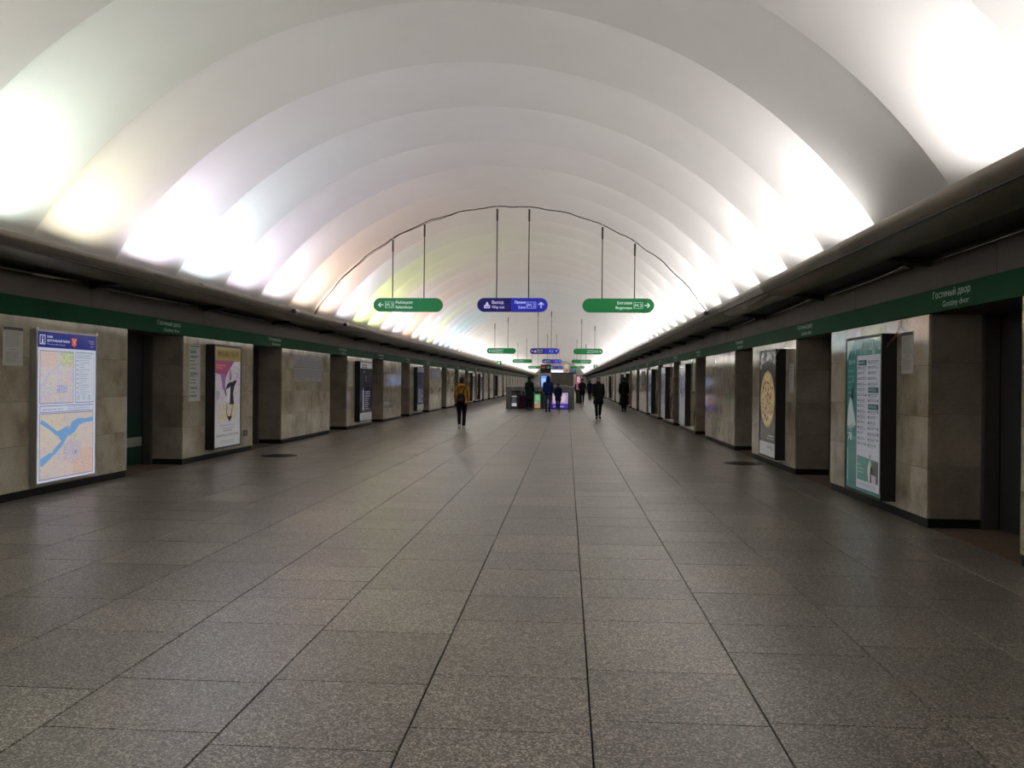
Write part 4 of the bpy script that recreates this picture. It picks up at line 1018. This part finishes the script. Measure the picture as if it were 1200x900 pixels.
    obj('trousers', tm, legs, T, smooth=True)
    for nm in ('l', 'r'):
        hip, kn, an, to, *_ = P3[nm]; z = min(an[2], to[2] + .05)
        sm_ = MB(); lift = .0 if an[2] < .1 else .03
        sm_.tube([(an[0], an[1] - .05, .045 + lift * 1.6), (an[0], an[1], .055 + lift), ((an[0] + to[0]) / 2, (an[1] + to[1]) / 2, .052 + lift * .5), (to[0], to[1] - .01, .040), (to[0], to[1] + .05, .030)], [.042, .056, .056, .046, .030], 10)
        sm_.tube([(an[0], an[1], .05 + lift), (an[0], an[1] - .005, an[2] + .03)], [.045, .046], 10)
        obj('shoe', sm_, shoes, T, smooth=True)
    # upper garment
    j = MB(); w = .205
    secs = []
    if hem < .5: secs += [(0, 0, hem, .25, .20), (0, 0, hem + .15, .235, .185)]
    elif hem < .75: secs += [(0, 0, hem, .215, .165)]
    secs += [(0, 0, max(hem, .80), .20, .155), (0, .005, .93, .195, .150), (0, .01 + ly * .3, 1.08, .180, .140), (0, .01 + ly * .6, 1.24, .195, .148), (0, ly * .8, 1.36, .200, .142), (0, ly, 1.43, .165, .115), (0, ly, 1.48, .10, .085), (0, ly, 1.52, .072, .072)]
    j.loft(secs, 18)
    for nm in ('l', 'r'):
        hip, kn, an, to, sh, el, wr, d, kn0, s = P3[nm]
        j.tube([(sh[0] - s * .06, sh[1], sh[2] + .0), (sh[0] + s * .012, sh[1], sh[2] - .02), tuple((a + b) / 2 for a, b in zip(sh, el)), el, tuple((a + b) / 2 for a, b in zip(el, wr)), tuple(Vector(wr) + d * .005)], [.075, .078, .070, .062, .056, .045], 12)
    obj(coat, j, top, T, smooth=True)
    obj('collar', MB().loft([(0, ly, 1.47, .095, .085), (0, ly, 1.54, .085, .080), (0, ly - .005, 1.56, .070, .066)], 14), top, T, smooth=True)
    if hood == 'down': obj('hood', MB().ball((0, ly - .10, 1.47), .13, .085, .085, 14, 8), top, T, smooth=True)
    if hood == 'up':
        obj('hood', MB().loft([(0, ly - .02, 1.46, .12, .11), (0, ly - .02, 1.54, .115, .115), (0, ly - .02, 1.62, .112, .118), (0, ly - .02, 1.70, .095, .105), (0, ly - .03, 1.755, .055, .07), (0, ly - .03, 1.775, .02, .03)], 14), top, T, smooth=True)
    elif cap:
        obj('cap', MB().loft([(0, ly, 1.655, .088, .10), (0, ly, 1.70, .090, .102), (0, ly, 1.745, .07, .08), (0, ly, 1.765, .03, .04)], 14), cap, T, smooth=True)
        obj('cap_peak', MB().ball((0, ly + .11, 1.66), .06, .05, .010, 10, 5), cap, T, smooth=True)
        obj('hair', MB().loft([(0, ly - .025, 1.56, .070, .070), (0, ly - .02, 1.62, .084, .090), (0, ly - .01, 1.66, .082, .092)], 12), hair, T, smooth=True)
    else:
        sc = [(0, ly - .025, 1.60, .080, .082), (0, ly - .015, 1.66, .088, .098), (0, ly - .005, 1.72, .080, .092), (0, ly, 1.76, .050, .06), (0, ly, 1.775, .02, .02)]
        if longhair: sc = [(0, ly - .05, 1.48, .10, .07), (0, ly - .04, 1.54, .10, .082)] + sc
        obj('hair', MB().loft(sc, 14), hair, T, smooth=True)
    return T
mat_lip = mat('lips', (.22, .08, .07), .5)
BLK = cloth('black_cloth', (.010, .010, .012)); NVY = cloth('navy_cloth', (.006, .010, .035)); BLU2 = cloth('deep_blue_cloth', (.008, .018, .085)); MUS = cloth('mustard_down_cloth', (.27, .135, .022))
RUST = cloth('rust_cloth', (.26, .10, .03)); JNS = cloth('grey_blue_denim', (.045, .055, .085)); WSH = cloth('white_shoe_leather', (.55, .53, .50), .5); DGR = cloth('dark_green_black_cloth', (.008, .016, .012))
GRY = cloth('grey_wool', (.16, .16, .14)); MAR = cloth('maroon_cloth', (.045, .012, .022)); BSH = mat('black_shoe_leather', (.01, .01, .01), .35)

Y1 = person(-1.90, 26.2, 1.66, 0, 'person in mustard hooded jacket with backpack and white shoes walking away', stride=.16, top=MUS, legs=BLK, shoes=WSH, hood='down', arm=(.02, .03), bend=.30, hem=.86, longhair=True)
# wider down sleeves and an orange hood lining
bp_ = tag(empty('backpack', (-1.90, 26.2, 0)), 'small dark backpack worn low on the mustard jacket', 'backpack')
bp_.scale = (.95, .95, .95)
obj('pack', MB().loft([(0, -.225, .86, .12, .065), (0, -.235, .90, .145, .085), (0, -.235, 1.05, .145, .09), (0, -.225, 1.17, .12, .075), (0, -.215, 1.21, .06, .04)], 14), BLK, bp_, smooth=True)
obj('front_pocket', MB().loft([(0, -.31, .90, .10, .03), (0, -.325, .98, .105, .035), (0, -.315, 1.04, .09, .025)], 12), MAR, bp_, smooth=True)
for sx in (-1, 1): obj('strap', MB().tube([(sx * .07, -.19, 1.18), (sx * .10, -.175, 1.34), (sx * .115, -.09, 1.46), (sx * .115, .02, 1.48)], .016, 8), BLK, bp_, smooth=True)

person(2.81, 35.0, 1.80, pi, 'person in open black mid-thigh coat and grey cap walking towards the camera', stride=.30, coat='coat', top=BLK, legs=BLK, shoes=BSH, cap=GRY, arm=(-.12, .16), bend=.1, hem=.62)
person(4.49, 43.7, 1.84, 0, 'person in long black coat walking near the right wall', stride=.16, coat='coat', top=BLK, legs=BLK, shoes=BSH, arm=(.05, -.05), bend=.2, hem=.36)
person(.50, 42.4, 1.86, 0, 'person in deep blue hooded jacket and jeans before the enclosure', stride=.22, top=BLU2, legs=JNS, shoes=BSH, hood='up', arm=(.12, -.02), bend=.35, hem=.84)
person(-.62, 45.6, 1.85, -.5, 'person in dark green-black coat beside the maroon suitcase', stride=.06, coat='coat', top=DGR, legs=BLK, shoes=BSH, cap=BLK, arm=(.02, .06), bend=.3, hem=.55)
person(.98, 46.0, 1.48, 0, 'short person in navy coat facing the lit pink panels', stride=.10, coat='coat', top=NVY, legs=BLK, shoes=BSH, arm=(.06, .04), bend=.2, hem=.62)
person(2.55, 58.4, 1.82, pi, 'person in black clothes with folded arms right of the kiosk', stride=.16, top=BLK, legs=BLK, shoes=BSH, arm=(.05, .05), bend=.6, hem=.82)
person(3.55, 75.0, 1.80, 0, 'distant person in navy coat half hidden behind the grey-capped person', stride=.22, coat='coat', top=NVY, legs=BLK, shoes=BSH, arm=(.15, -.15), bend=.1, hem=.70)
person(2.35, 66.0, 1.74, 0, 'distant person in maroon jacket beside the pink poster stand', stride=.15, top=MAR, legs=BLK, shoes=BSH, arm=(.08, -.08), bend=.1, hem=.80)

# maroon suitcase on wheels
SC = tag(empty('suitcase', (-.98, 46.3, 0), .15), 'large maroon soft suitcase standing before the enclosure', 'suitcase')
obj('suitcase_body', MB().cbox(-.26, .26, -.15, .15, .06, .80, .05), MAR, SC); obj('front_pocket', MB().cbox(-.20, .20, -.19, -.15, .12, .52, .03), MAR, SC)
for sx in (-1, 1):
    obj('wheel', MB().tube([(sx * .20 - .02, .10, .034), (sx * .20 + .02, .10, .034)], .034, 12), M['black'], SC); obj('wheel', MB().tube([(sx * .20 - .02, -.10, .034), (sx * .20 + .02, -.10, .034)], .034, 12), M['black'], SC)
obj('handle', MB().tube([(-.10, .12, .80), (-.10, .12, 1.02), (.10, .12, 1.02), (.10, .12, .80)], .012, 8), M['alu'], SC, smooth=True)
